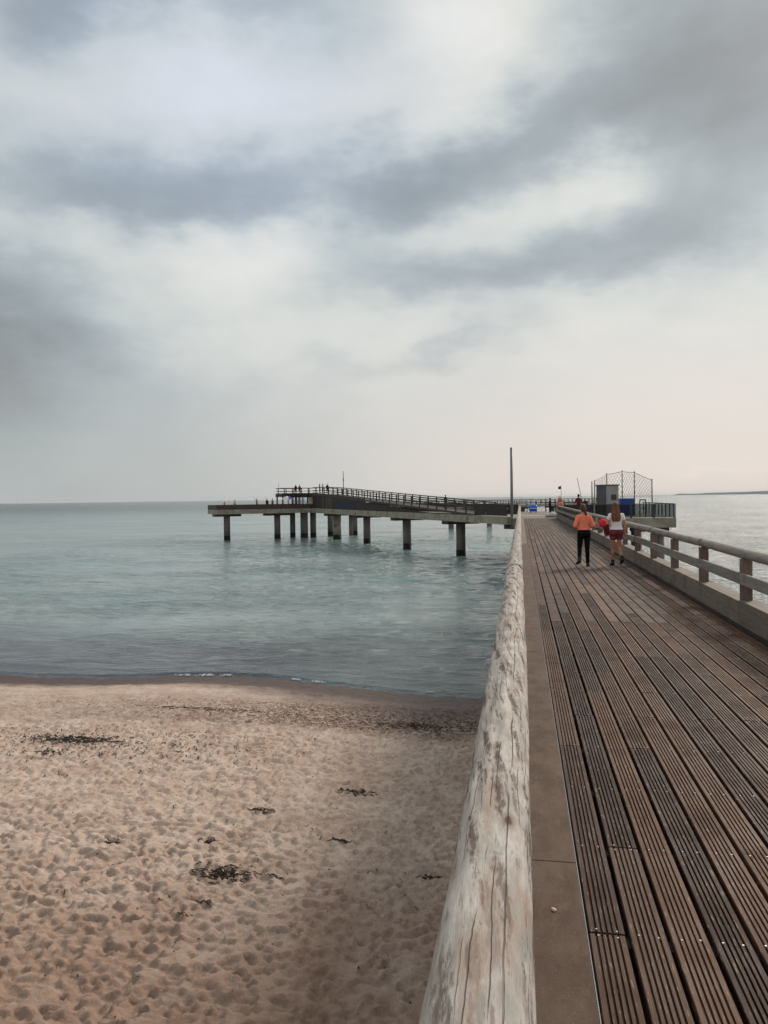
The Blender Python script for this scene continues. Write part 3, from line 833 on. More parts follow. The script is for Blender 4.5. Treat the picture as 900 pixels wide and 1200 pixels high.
# ------------------------------------------------------------------ left railing with the pale log
lrail = thing('log_railing', 'thick bleached log handrail with brown bark flecks above the sand', 'railing', (-.075, 10, DECK))
LX, LZ, LR = -.072, 5.43, .090
def log_mesh(name, y0, y1, seed, fine):
    na = 72 if fine else 28
    if fine: yy = np.concatenate([np.arange(y0, .6, .15), np.arange(.6, 4.5, .012), np.arange(4.5, y1, .04)])
    else: yy = np.arange(y0, y1, .12)
    yy = np.append(yy, y1)
    L = len(yy)
    th = np.linspace(0, 2 * PI, na + 1)
    TH, YY = np.meshgrid(th, yy)
    cx, sx_ = np.cos(TH), np.sin(TH)
    lowr = vnoise(YY * 0 + seed * 7.3 + 60, YY + 80, .9, 3, seed)
    ang = vnoise(cx * 1.6 + 40 + seed, YY * .9 + 70 + sx_ * 1.3, 1.0, 3, seed + 3)
    finer = vnoise(cx * 6 + 50, YY * 2.2 + sx_ * 5 + 33, 1.0, 4, seed + 9)
    rad = LR * (1 + .10 * lowr + .20 * ang + .10 * finer)
    flare = np.exp(-((YY - 1.25) / .42) ** 2) * .012 * np.clip(-cx, 0, 1)
    rad = rad + flare
    bx = .010 * vnoise(YY * 0 + seed + 3.1, YY + 20, .35, 2, seed + 30); bz = .012 * vnoise(YY * 0 + seed + 9.1, YY + 50, .35, 2, seed + 33)
    co = np.stack([LX + bx + rad * cx, YY, LZ + bz + rad * sx_], -1)
    vs = co[:, :-1].reshape(-1, 3)
    me = bpy.data.meshes.new(name)
    faces = []
    for j in range(L - 1):
        for k in range(na):
            k2 = (k + 1) % na
            faces.append((j * na + k, (j + 1) * na + k, (j + 1) * na + k2, j * na + k2))
    faces.append(tuple(range(na))); faces.append(tuple((L - 1) * na + k for k in range(na - 1, -1, -1)))
    me.from_pydata([tuple(v) for v in vs], [], faces)
    uvl = me.uv_layers.new(name='UVMap')
    us = th / (2 * PI) * (2 * PI * LR)
    uvs = []
    for j in range(L - 1):
        for k in range(na):
            uvs += [us[k], yy[j], us[k], yy[j + 1], us[k + 1], yy[j + 1], us[k + 1], yy[j]]
    for k in range(na): uvs += [us[k], yy[0]]
    for k in range(na - 1, -1, -1): uvs += [us[k], yy[-1]]
    uvl.data.foreach_set('uv', np.array(uvs, dtype=np.float32))
    me.polygons.foreach_set('use_smooth', [True] * (len(faces) - 2) + [False] * 2)
    me.materials.append(M['log'])
    me.update()
    return me
link('handrail_log', log_mesh('handrail_log', -1.8, 8.9, 3, True), lrail)
yl = 8.9
k = 0
while yl < 66:
    y2 = min(yl + 7.28, 66.)
    link('handrail_log', log_mesh('handrail_log', yl + .006, y2, 11 + 3 * k, False), lrail)
    yl = y2; k += 1
yp = -1.5
while yp < 66:
    p_ = MB(); p_.box((LX, yp, (KZ + LZ - .06) / 2 - .02), (.15, .15, LZ - .06 - KZ + .035), 0, .006); p_.build('post', M['post_wood'], lrail)
    yp += 2.42
yp = -2.0
while yp < 66:
    y2 = min(yp + 4.84, 66)
    p_ = MB(); p_.box((LX, (yp + y2) / 2, 4.99), (.05, y2 - yp - .012, .13), 0, .006); p_.build('mid_rail', M['rail_wood'], lrail)
    yp = y2

# ------------------------------------------------------------------ right railing
rrail = thing('timber_railing', 'grey timber post and rail fence on a tall kerb beam', 'railing', (3.0, 20, DECK))
KX0, KH = 2.885, .36
yp = 6.15 - 2.43 * 3
idx = 0
posts_y = []
while yp < 62.5:
    y2 = yp + 2.43
    ox = random.uniform(-.012, .012); oz = random.uniform(-.02, .015)
    kb = MB(); kb.box((KX0 + .12 + ox, (yp + y2) / 2, DECK + .03 + (KH - .03) / 2 + oz / 2), (.24, 2.43 - .008, KH - .03 + oz), 0, .012, random.uniform(-.18, .14)); kb.build('kerb_beam', M['kerb_wood'], rrail)
    yc = yp + .02
    posts_y.append(yc)
    ps = MB(); ps.box((KX0 + .100, yc, DECK + KH + .26), (.13, .145, .60), 0, .008, random.uniform(-.2, .15)); ps.build('post', M['post_wood'], rrail)
    mr = MB(); mr.box((KX0 + .035 + random.uniform(-.008, .008), (yp + y2) / 2 + .02, DECK + .655 + random.uniform(-.012, .012)), (.055, 2.43 - .01, .15), 0, .008, random.uniform(-.18, .14)); mr.build('mid_rail', M['rail_wood'], rrail)
    if idx % 2 == 0:
        n_ = 18; rings = []
        LL = min(4.86, 63 - yp)
        st_ = 14
        for j in range(st_ + 1):
            yy = yp - .04 + LL * j / st_ + (.003 if j == 0 else -.003 if j == st_ else 0)
            rr_ = .068 * (1 + .07 * mnoise.noise((yy * .6, idx, 0)) + (.05 if idx % 4 == 0 else 0))
            rings.append([(KX0 + .105 + rr_ * math.cos(2 * PI * q / n_) * (1 + .03 * mnoise.noise((q, yy, 1))), yy, DECK + .985 + .008 * mnoise.noise((yy * .5, 5, idx)) + rr_ * math.sin(2 * PI * q / n_)) for q in range(n_)])
        hr = MB(); hr.loft(rings); ho = hr.build('handrail', M['rail_wood'], rrail, True)
    yp = y2; idx += 1
fb = MB(); fb.box((2.985, 28.5, DECK - .12), (.23, 70, .29)); fb.build('base_board', M['dark_wood'], rrail)
# close boarding on the outer half of that railing
pb = MB()
for k in range(5):
    pb.box((KX0 + .105, 50.7, DECK + .42 + k * .115), (.03, 24.6, .105), 0, 0)
pb.build('boarding', M['dark_wood'], rrail)

# ------------------------------------------------------------------ bend platform
XE = at_y(792.5, 600, 63).x
bend = thing('bend_platform', 'concrete platform at the bend with dark boarded and glazed parapet', 'pier', (6, 76, DECK))
poly = [(-.62, 64.02), (3.3, 64.02), (3.32, 63.0), (XE, 63.0), (XE + .5, 82), (7.5, 92.3), (-1.6, 92.3), (-4.6, 78.2), (-.66, 70.0)]
b_ = MB(); b_.prism(poly, DECK - .78, DECK - .012); b_.build('slab', M['concrete'], bend)
b_ = MB()
yy = 64.1
while yy < 92:
    b_.box((1.4, yy, DECK - .004), (3.9, .9, .014)); yy += .92
b_.build('boards', M['kerb_wood'], bend)
b_ = MB(); b_.prism([(3.4, 63.05), (5.72, 63.05), (5.72, 63.14), (3.4, 63.14)], DECK - .25, DECK + 1.08)
for k in range(7): b_.box((4.56, 63.03, DECK - .1 + k * .17), (2.3, .03, .15))
b_.build('boarded_parapet', M['dark_wood'], bend)
for X_ in (5.78, (XE - .09)):
    p_ = MB(); p_.box((X_, 63.1, DECK + .54), (.12, .12, 1.12)); p_.build('parapet_post', M['steel'], bend)
for X_ in (8.6, 10.3):
    p_ = MB(); p_.box((X_, 63.1, DECK + .52), (.16, .1, 1.06)); p_.build('parapet_post', M['dark_steel'], bend)
p_ = MB(); p_.box(((5.86 + XE - .15) / 2 - .04, 63.1, DECK + 1.085), (XE - 5.99, .1, .055)); p_.box(((5.86 + XE - .15) / 2 - .04, 63.1, DECK + .06), (XE - 6.03, .06, .05)); p_.build('parapet_rail', M['dark_steel'], bend)
for a_, c_ in ((5.85, 8.51), (8.69, 10.21), (10.39, (XE - .16))):
    p_ = MB(); p_.box(((a_ + c_) / 2, 63.1, DECK + .57), (c_ - a_, .018, .96)); p_.build('glass_panel', M['glass'], bend)
p_ = MB(); p_.prism([((XE - .15), 63.2), ((XE - .03), 63.2), (XE + .42, 81.8), (XE + .30, 81.8)], DECK + 1.02, DECK + 1.1)
for k in range(10): p_.box((XE - .09 + .05 * k, 63.5 + 2. * k, DECK + .5), (.08, .08, 1.04))
p_.build('side_railing', M['dark_steel'], bend)
for X_, Y_ in ((11.1, 66), (11.1, 78), (5.2, 66), (5.2, 80), (1.2, 70), (1.2, 86)):
    p_ = MB(); p_.tube((X_, Y_, -2), (X_, Y_, DECK - 1.2), .5, .5, 22); p_.build('column', M['column'], bend, True)
for X_, Y_ in ((10.4, 66), (10.4, 78), (5.2, 66), (5.2, 80), (1.2, 70), (1.2, 86)):
    p_ = MB(); p_.box((X_, Y_, DECK - .99), (2.9, 1.5, .415)); p_.build('cap_beam', M['concrete_dark'], bend)
# end railing
er = thing('end_railing', 'dark post and rail fence closing the far end of the walkway', 'railing', (1, 91.8, DECK))
p_ = MB()
for z_ in (1.04, .62): p_.beam((-1.5, 91.9, DECK + z_), (7.4, 91.9, DECK + z_), .09, .10 if z_ > 1 else .05)
p_.build('rails', M['ramp_rail'], er)
for k in range(9):
    p_ = MB(); p_.box((-1.4 + 1.08 * k, 91.9, DECK + .5), (.11, .11, 1.03)); p_.build('post', M['ramp_rail'], er)
p_ = MB(); p_.box((-.75, 91.8, DECK + .3), (1.5, .06, .55)); p_.build('low_board', M['dark_wood'], er)
p_ = MB(); p_.box((3.3, 70.5, DECK + .5), (.35, .35, 1.05), 0, .02); p_.build('corner_post', M['post_wood'], er)

# ------------------------------------------------------------------ the left arm of the pier
u2 = Vector((-.532, .847)); n2 = Vector((-.847, -.532))      # along, and towards the beach side
O2 = Vector((1.2, 70.0)); HW = 2.2
def arm(s, o): p = O2 + u2 * s + n2 * o; return (p.x, p.y)
sK = along(366, arm(0, HW), u2, DECK)
armp = thing('side_pier', 'concrete pier arm on single round columns angling left over the sea', 'pier', arm(25, 0) + (DECK,))
ztop = lambda s: 4.5 + .32 * max(0, min(1, s / sK))
def armz(x, y): return ztop((x - O2.x) * u2.x + (y - O2.y) * u2.y)
SF = sK + 9.
b_ = MB()
NS = 12
for k in range(NS):
    s0_, s1_ = 1.0 + (SF - 1) * k / NS, 1.0 + (SF - 1) * (k + 1) / NS
    b_.prism([arm(s0_ + .01, -HW), arm(s0_ + .01, HW), arm(s1_ - .01, HW), arm(s1_ - .01, -HW)][::-1], lambda x, y: armz(x, y) - .72, armz)
b_.build('slab', M['concrete'], armp)
sA, sB, sC_, sD = [along(px, O2, u2, 2.) for px in (540, 477, 430, 395)]
for s_, r_ in ((sA, .5), (sB, .5), (sC_, .5), (sD, .64)):
    x_, y_ = arm(s_, 0)
    p_ = MB(); p_.tube((x_, y_, .7), (x_, y_, ztop(s_) - 1.0), r_, r_, 24); co_ = p_.build('column', M['column'] if r_ < .6 else M['concrete'], armp, True)
    p_ = MB(); p_.tube((x_, y_, -2), (x_, y_, .705), r_ * 1.03, r_ * 1.03, 24); p_.build('tide_band', M['tide'], co_, True)
    p_ = MB()
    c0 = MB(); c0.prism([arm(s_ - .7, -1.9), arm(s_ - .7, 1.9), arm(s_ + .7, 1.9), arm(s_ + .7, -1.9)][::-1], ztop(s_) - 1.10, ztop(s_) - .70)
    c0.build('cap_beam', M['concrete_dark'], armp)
# abutment steps where the arm meets the walkway
p_ = MB(); p_.prism([(-1.5, 71.), (-.3, 70.3), (.6, 72.2), (-.7, 72.9)], DECK - 1.15, DECK - .70); p_.build('cap_beam', M['concrete_dark'], armp)
# boarded parapet, walkway end
s1_ = along(561, arm(0, HW), u2, DECK + .5)
b_ = MB()
def strip_wall(mb, s0, s1, o, z0, z1, th=.05, n=1):
    for k in range(n):
        a_, b2_ = s0 + (s1 - s0) * k / n, s0 + (s1 - s0) * (k + 1) / n
        f0 = z0 if callable(z0) else (lambda s: z0); f1 = z1 if callable(z1) else (lambda s: z1)
        P = [arm(a_, o), arm(b2_, o), arm(b2_, o - th), arm(a_, o - th)]
        vs = [P[0] + (f0(a_),), P[1] + (f0(b2_),), P[2] + (f0(b2_),), P[3] + (f0(a_),), P[0] + (f1(a_),), P[1] + (f1(b2_),), P[2] + (f1(b2_),), P[3] + (f1(a_),)]
        mb.add(vs, [(0, 1, 2, 3), (4, 7, 6, 5), (0, 4, 5, 1), (1, 5, 6, 2), (2, 6, 7, 3), (3, 7, 4, 0)])
for z0, z1 in ((.05, .44), (.52, .98), (1.0, 1.1)):
    strip_wall(b_, 1.2, s1_ - 1.2, HW - .1, lambda s: ztop(s) + z0, lambda s: ztop(s) + z1)
strip_wall(b_, s1_ - 1.1, s1_ + 1., HW - .06, lambda s: ztop(s) + .05, lambda s: ztop(s) + 1.1)
for z0, z1 in ((.02, .5), (.6, 1.02)):
    strip_wall(b_, 6, SF, -HW + .15, lambda s: ztop(s) + z0, lambda s: ztop(s) + z1)
b_.build('parapet', M['dark_wood'], armp)

# raised ramp on the arm
ramp = thing('access_ramp', 'dark timber ramp climbing along the pier arm with double railings', 'ramp', arm(30, 1) + (DECK,))
sR0 = s1_ + .6
zr = lambda s: ztop(s) + .12 + (2.28 - .12) * max(0, min(1, (s - sR0) / (sK - 5 - sR0)))
b_ = MB(); strip_wall(b_, sR0, sK + 6, HW - .02, lambda s: zr(s) - .22, lambda s: zr(s), 2.3, 14); b_.build('ramp_deck', M['ramp_rail'], ramp)
sG = along(428, arm(0, HW), u2, 6.5)
sW = along(470, arm(0, HW), u2, 5.5)
b_ = MB(); strip_wall(b_, sW, sK, HW - .04, lambda s: ztop(s) + .02, lambda s: zr(s) - .23 + (.36 if s > sG else -.12), .06, 40)
strip_wall(b_, sR0 + 1.5, sW, HW - .04, lambda s: ztop(s) + .02, lambda s: max(ztop(s) + .05, zr(s) - .5), .06, 6)
wl = b_.build('side_wall', M['dark_wood'], ramp)
for px0, px1 in ((377, 380), (381.5, 389)):
    a_, b2_ = along(px0, arm(0, HW), u2, 6), along(px1, arm(0, HW), u2, 6)
    p_ = MB(); strip_wall(p_, b2_ if b2_ < a_ else a_, a_ if b2_ < a_ else b2_, HW + .0, lambda s: ztop(s) + .06, lambda s: ztop(s) + 1.75, .035); p_.build('door' if px1 > 385 else 'door_post', M['brown_board'] if px1 > 385 else M['ramp_rail'], wl)
a_, b2_ = along(393, arm(0, HW), u2, 6), along(416, arm(0, HW), u2, 6)
p_ = MB(); strip_wall(p_, min(a_, b2_), max(a_, b2_), HW + .0, lambda s: ztop(s) + .15, lambda s: ztop(s) + 1.15, .035); p_.build('blue_panel', mottled('faded navy board', C3(.012, .012, .03), C3(.018, .018, .045), 3), wl)
for side, oo in (('beach', HW - .12), ('sea', HW - 2.25)):
    p_ = MB()
    for z_, h_ in ((1.08, .11), (.62, .085), (.30, .07)):
        nseg = 14
        for k in range(nseg):
            sa_, sb_ = sR0 + (sK - sR0) * k / nseg, sR0 + (sK - sR0) * (k + 1) / nseg
            p_.beam(arm(sa_, oo) + (zr(sa_) + z_,), arm(sb_, oo) + (zr(sb_) + z_,), .07, h_)
    p_.build('rails', M['ramp_rail'], ramp)
    s_ = sR0
    while s_ < sK:
        p_ = MB(); p_.box(arm(s_, oo) + (zr(s_) + .5,), (.12, .12, 1.14), math.atan2(u2.y, u2.x)); p_.build('post', M['ramp_rail'], ramp)
        s_ += 2.2

# the head: platform to the left, lookout above it
Kx, Ky = arm(sK, HW)
Lp = at_z(243, 598, 0); 
dL = ray(243, 597); L2 = Vector((dL.x, dL.y)) / dL.y * 111.5
K2 = Vector((Kx, Ky))
p2 = (L2 - K2).normalized()
q2 = Vector((p2.y, -p2.x));
if q2.y < 0: q2 = -q2
PL = along(243.5, K2 + q2 * 7.1, p2, 5.2, 0, 60)
def head(a, b): p = K2 + p2 * a + q2 * b; return (p.x, p.y)
ZH = 4.84
hp = thing('low_platform', 'low concrete pier head with reddish brown board parapet on round columns', 'pier', head(PL / 2, 3) + (ZH,))
def hrect(a0, a1, b0, b1):
    P = [head(a0, b0), head(a1, b0), head(a1, b1), head(a0, b1)]
    ar = sum(P[i][0] * P[(i + 1) % 4][1] - P[(i + 1) % 4][0] * P[i][1] for i in range(4))
    return P if ar > 0 else P[::-1]
b_ = MB(); b_.prism(hrect(-1.2, PL, 0, 7.2), ZH - .70, ZH - .01); b_.build('slab', M['concrete'], hp)
b_ = MB()
for k in range(6):
    b_.prism(hrect(0, PL - .02, .02, .08), ZH + .0 + k * .122, ZH + .112 + k * .122)
    b_.prism(hrect(PL - .10, PL - .02, .09, 7.1), ZH + k * .122, ZH + .112 + k * .122)
b_.build('parapet', M['brown_board'], hp)
b_ = MB(); b_.prism(hrect(0, PL, 7.05, 7.12), ZH, ZH + .74); b_.build('sea_parapet', M['brown_board'], hp)
b_ = MB()
k = .3
while k < PL:
    b_.prism(hrect(k, k + .12, -.03, .02), ZH - .1, ZH + .76); k += 2.1
b_.build('parapet_posts', M['ramp_rail'], hp)
for px, bb, rr_ in ((266, 2.0, .5), (325, 2.0, .5), (343, 5.6, .45), (356.5, 1.9, .62), (367, 3.2, .5), (387, 6.0, .45), (415.5, 6., .5)):
    a_ = along(px, head(0, bb), p2, 2., -14, 40)
    x_, y_ = head(a_, bb)
    p_ = MB(); p_.tube((x_, y_, .7), (x_, y_, ZH - .70 if a_ > -1.2 else ZH - .72), rr_, rr_, 22); co_ = p_.build('column', M['column'], hp, True)
    p_ = MB(); p_.tube((x_, y_, -2), (x_, y_, .705), rr_ * 1.03, rr_ * 1.03, 22); p_.build('tide_band', M['tide'], co_, True)
    if px in (266, 325):
        p_ = MB(); p_.prism(hrect(a_ - 2.1, a_ + 2.1, bb - 1.0, bb + 1.0), ZH - 1.08, ZH - .70); p_.build('cap_beam', M['concrete_dark'], hp)

aLk = along(323.5, head(0, 5.4), p2, 7.6, 0, 40)
ZL = 7.08
look = thing('lookout_deck', 'raised dark timber lookout deck with rails above the pier head', 'lookout', head(aLk / 2, 2) + (ZH,))
b_ = MB(); b_.prism(hrect(-1.6, aLk, 1.75, 5.45), ZL - .20, ZL)
for k in range(4):
    b_.prism(hrect(-1.6, aLk, 1.64, 1.70), ZL - .34 + k * .155, ZL - .20 + k * .155)
    b_.prism(hrect(aLk + .02, aLk + .08, 1.64, 5.5), ZL - .34 + k * .155, ZL - .20 + k * .155)
b_.prism(hrect(-1.6, aLk, 1.705, 1.745), ZL - .33, ZL + .25); b_.build('deck_slab', M['dark_wood'], look)
for a_, bb in ((aLk - .15, 1.9), (aLk - .15, 5.3)):
    p_ = MB(); x_, y_ = head(a_, bb); p_.box((x_, y_, (ZH + ZL) / 2 - .16), (.2, .2, ZL - ZH - .32)); p_.build('support_post', M['dark_wood'], look)
p_ = MB()
for z_, h_ in ((1.06, .12), (.58, .09), (.22, .07)):
    p_.beam(head(-1.5, 1.72) + (ZL + z_,), head(aLk, 1.72) + (ZL + z_,), .08, h_)
    p_.beam(head(aLk, 1.72) + (ZL + z_,), head(aLk, 5.4) + (ZL + z_,), .08, h_)
    p_.beam(head(0, 5.4) + (ZL + z_,), head(aLk, 5.4) + (ZL + z_,), .08, h_)
p_.build('rails', M['ramp_rail'], look)
a_ = -1.25
while a_ < aLk + .1:
    for bb in (1.72, 5.4):
        p_ = MB(); x_, y_ = head(min(a_, aLk), bb); p_.box((x_, y_, ZL + .54), (.12, .12, 1.08)); p_.build('post', M['ramp_rail'], look)
    a_ += 1.35
# glazed kiosk under the lookout
a0, a1 = along(368.5, head(0, 2.0), p2, 6., -8, 30), along(343, head(0, 2.0), p2, 6., 0, 30)
kio = thing('pier_kiosk', 'glazed kiosk with one pale panel tucked under the lookout deck', 'kiosk', head((a0 + a1) / 2, 3) + (ZH,))
b_ = MB()
for b0_, b1_ in ((2.0, 2.1), (4.5, 4.6)):
    b_.prism(hrect(a0, a1, b0_, b1_), ZH, ZH + .70); b_.prism(hrect(a0, a1, b0_, b1_), ZH + 1.80, ZL - .21)
for px in (369, 360.2, 355.1, 351.4, 347.2, 343.2):
    e_ = along(px, head(0, 2.0), p2, 6., -8, 30); b_.prism(hrect(e_ - .07, e_ + .07, 2.005, 2.095), ZH + .702, ZH + 1.798)
    b_.prism(hrect(e_ - .05, e_ + .05, 4.505, 4.595), ZH + .702, ZH + 1.798)
b_.build('wall', M['dark_wood'], kio)
for px0, px1, mt, nm in ((360.8, 368.2, 'beige', 'pale_panel'), (355.5, 359.6, 'pane', 'window'), (352, 354.6, 'pane', 'window'), (348, 350.8, 'pane', 'window'), (343.8, 346.6, 'pane', 'window')):
    e0, e1 = along(px1, head(0, 1.95), p2, 6., -8, 30), along(px0, head(0, 1.95), p2, 6., -8, 30)
    p_ = MB(); p_.prism(hrect(e0, e1, 1.93, 1.98), ZH + .72, ZH + 1.79); wo = p_.build(nm, M[mt], kio)
    f_ = MB(); 
    f_.prism(hrect(e0 - .06, e0, 1.90, 1.99), ZH + .71, ZH + 1.84); f_.prism(hrect(e1, e1 + .06, 1.90, 1.99), ZH + .71, ZH + 1.84)
    if nm == 'pale_panel': f_.prism(hrect((e0 + e1) / 2 - .02, (e0 + e1) / 2 + .02, 1.91, 1.93), ZH + .73, ZH + 1.78)
    f_.build('frame', M['dark_wood'], wo)
# parasol by the kiosk
a_ = along(337., head(0, .8), p2, 6., 0, 30); x_, y_ = head(a_, .82)
par = thing('parasol', 'open white and violet parasol beside the kiosk on the pier head', 'parasol', (x_, y_, ZH))
p_ = MB(); p_.tube((x_, y_, ZH), (x_, y_, ZH + 1.98), .03, .03, 8); p_.build('pole', M['white'], par)
p_ = MB(); p_.tube((x_, y_, ZH), (x_, y_, ZH + .08), .22, .2, 14); p_.build('base', M['concrete_dark'], par)
for half, mt in ((0, 'white'), (1, 'violet')):
    p_ = MB(); vs = []; fs = []
    for j in range(5):
        f_ = j / 4; rr_ = 1.0 * f_; zz = ZH + 2.04 - .55 * f_ ** 1.7
        for k in range(9):
            t_ = PI * k / 8 + (PI / 2 if half == 0 else -PI / 2) + .5
            vs += [(x_ + rr_ * math.cos(t_), y_ + rr_ * math.sin(t_), zz), (x_ + rr_ * math.cos(t_), y_ + rr_ * math.sin(t_), zz - .02)]
    for j in range(4):
        for k in range(8):
            i_ = (j * 9 + k) * 2
            fs += [(i_, i_ + 2, i_ + 20, i_ + 18), (i_ + 1, i_ + 19, i_ + 21, i_ + 3)]
    p_.add(vs, fs); p_.build('canopy', M[mt], par, False)
# mast on the ramp, tall pole at the bend
sM = along(402.5, arm(0, HW - 2.4), u2, 8.)
x_, y_ = arm(sM, HW - 2.4)
mast = thing('slim_mast', 'slim grey mast standing up from the ramp railing', 'mast', (x_, y_, ztop(sM)))
p_ = MB(); p_.tube((x_, y_, ztop(sM)), (x_, y_, 10.55), .085, .06, 10); p_.build('shaft', M['steel'], mast, True)
p_ = MB(); p_.box((x_, y_, 9.2), (.18, .18, .3), 0, .02); p_.build('junction_box', M['steel'], mast)
pp_ = at_y(600, 612, 70.2)
pole = thing('tall_pole', 'tall plain dark steel pole at the outer edge of the bend', 'pole', (pp_.x, 70.2, DECK - 1.1))
p_ = MB(); p_.tube((pp_.x, 70.2, DECK - 1.1), (pp_.x, 70.2, at_y(600, 525, 70.2).z), .135, .11, 16); p_.build('shaft', M['steel'], pole, True)
p_ = MB(); p_.tube((pp_.x, 70.2, at_y(600, 525, 70.2).z), (pp_.x, 70.2, at_y(600, 525, 70.2).z + .05), .12, .06, 16); p_.build('cap', M['dark_steel'], pole, True)
p_ = MB(); p_.box((pp_.x + .2, 70.2, DECK - .5), (.5, .3, .2)); p_.build('bracket', M['dark_steel'], pole)

# far arm beyond
u3 = Vector((.5, .866)).normalized(); O3 = Vector((-14, 157)); n3 = Vector((u3.y, -u3.x))
def far(s, o): p = O3 + u3 * s + n3 * o; return (p.x, p.y)
fa = thing('far_pier_arm', 'distant pier arm with pale rails crossing close below the horizon', 'pier', far(10, 0) + (DECK,))
b_ = MB(); b_.prism([far(-33, -1.9), far(-33, 1.9), far(74, 1.9), far(74, -1.9)][::-1], DECK - .65, DECK)
b_.build('slab', M['concrete'], fa)
p_ = MB()
for o_ in (-1.8, 1.8):
    for z_, h_ in ((1.05, .12), (.65, .08), (.3, .08)): p_.beam(far(-33, o_) + (DECK + z_,), far(74, o_) + (DECK + z_,), .08, h_)
p_.build('rails', M['ramp_rail'], fa)
p_ = MB(); p_.box((0, 0, .5), (.14, .14, 1.06)); p0 = p_.build('post', M['ramp_rail'], fa)
first = True
for o_ in (-1.8, 1.8):
    s_ = -33
    while s_ < 74:
        c_ = p0 if first else p0.copy()
        if not first: COL.objects.link(c_)
        first = False
        c_.matrix_parent_inverse = Matrix.Identity(4); c_.parent = fa
        c_.location = Vector(far(s_, o_) + (DECK,)) - fa.location
        s_ += 2.4
for s_ in (-30, -15, 0, 14.5, 29, 43.5, 58, 72):
    x_, y_ = far(s_, 0)
    p_ = MB(); p_.tube((x_, y_, -2), (x_, y_, DECK - 1.0), .55, .55, 18); p_.build('column', M['column'], fa, True)
    p_ = MB(); p_.prism([far(s_ - .7, -1.7), far(s_ - .7, 1.7), far(s_ + .7, 1.7), far(s_ + .7, -1.7)][::-1], DECK - 1.02, DECK - .64); p_.build('cap_beam', M['concrete_dark'], fa)

# ------------------------------------------------------------------ things on the bend platform
def ZD(): return DECK - .012
hut = thing('service_hut', 'grey box shaped hut with a small dark window behind the boarded parapet', 'hut', (7.4, 66.2, ZD()))
cz_, sz_ = math.cos(R(25)), math.sin(R(25))
def hutp(a, b): return (at_y(710, 590, 66.2).x + a * cz_ - b * sz_, 66.2 + a * sz_ + b * cz_)
b_ = MB(); b_.prism([hutp(.04, 0), hutp(1.2, 0), hutp(1.2, 1.5), hutp(.04, 1.5)], ZD(), ZD() + 2.62); b_.build('wall', M['kiosk'], hut)
b_ = MB(); b_.prism([hutp(0, 0), hutp(.04, 0), hutp(.04, 1.5), hutp(0, 1.5)], ZD(), ZD() + 2.62)
for k in range(5): b_.prism([hutp(-.02, .12 + .28 * k), hutp(0, .12 + .28 * k), hutp(0, .34 + .28 * k), hutp(-.02, .34 + .28 * k)], ZD() + .1, ZD() + 2.55)
b_.build('side_cladding', M['kiosk_dark'], hut)
b_ = MB(); b_.prism([hutp(-.07, -.07), hutp(1.27, -.07), hutp(1.27, 1.57), hutp(-.07, 1.57)], ZD() + 2.622, ZD() + 2.72); b_.build('roof', M['kiosk_dark'], hut)
b_ = MB(); b_.prism([hutp(.5, -.03), hutp(.98, -.03), hutp(.98, 0), hutp(.5, 0)], ZD() + 1.42, ZD() + 1.88); b_.build('window', M['dark_steel'], hut)
b_ = MB(); b_.prism([hutp(.12, -.02), hutp(.44, -.02), hutp(.44, -.001), hutp(.12, -.001)], ZD() + .1, ZD() + 2.3); b_.build('access_panel', M['kiosk'], hut)
CX = at_y(734, 590, 70.2).x
bc = thing('storage_container', 'low deep blue metal container right of the grey hut', 'container', (CX, 70.4, ZD()))
b_ = MB(); b_.box((CX, 70.4, ZD() + .76), (1.26, 1.0, 1.44), R(8), .02)
b_.build('body', M['blue'], bc)
b_ = MB()
for k in range(6): b_.box((CX - .50 + .19 * k + .07, 69.88 + .031 * k - .07, ZD() + .76), (.05, .03, 1.3), R(8))
b_.build('ribs', M['blue'], bc)
b_ = MB(); b_.box((CX, 70.4, ZD() + 1.5), (1.34, 1.08, .05), R(8), .01); b_.build('lid', M['blue'], bc)
for sx in (-.52, .52):
    for sy in (-.4, .4):
        b_ = MB(); b_.box((CX + sx, 70.4 + sy + sx * .14, ZD() + .02), (.12, .12, .045)); b_.build('foot', M['dark_steel'], bc)
# rope net enclosure
net = thing('net_enclosure', 'tall rope net strung between thin steel poles behind the hut', 'net', (9, 74, ZD()))
NPX = ((693.6, 564, 67.2), (696.6, 562.5, 72.), (711, 554.5, 76.), (729, 551, 73.), (743.3, 552, 70.), (764, 561, 66.))
tops = []
for px, py, yd in NPX:
    t_ = at_y(px, py, yd)
    p_ = MB(); p_.tube((t_.x, yd, ZD()), (t_.x, yd, t_.z), .06, .045, 8); p_.build('pole', M['steel'], net, True)
    tops.append(Vector((t_.x, yd, t_.z)))
rp = MB()
def sag(a, b, s, r):
    pr = a
    for k in range(1, 9):
        f = k / 8; q = a.lerp(b, f) - Vector((0, 0, s * 4 * f * (1 - f)))
        rp.tube(pr, q, r, r, 5, False); pr = q
for i in range(1, 5): sag(tops[i] - Vector((0, 0, .12)), tops[i + 1] - Vector((0, 0, .12)), .03, .028)
rp.build('top_rope', M['steel'], net)
rn = MB()
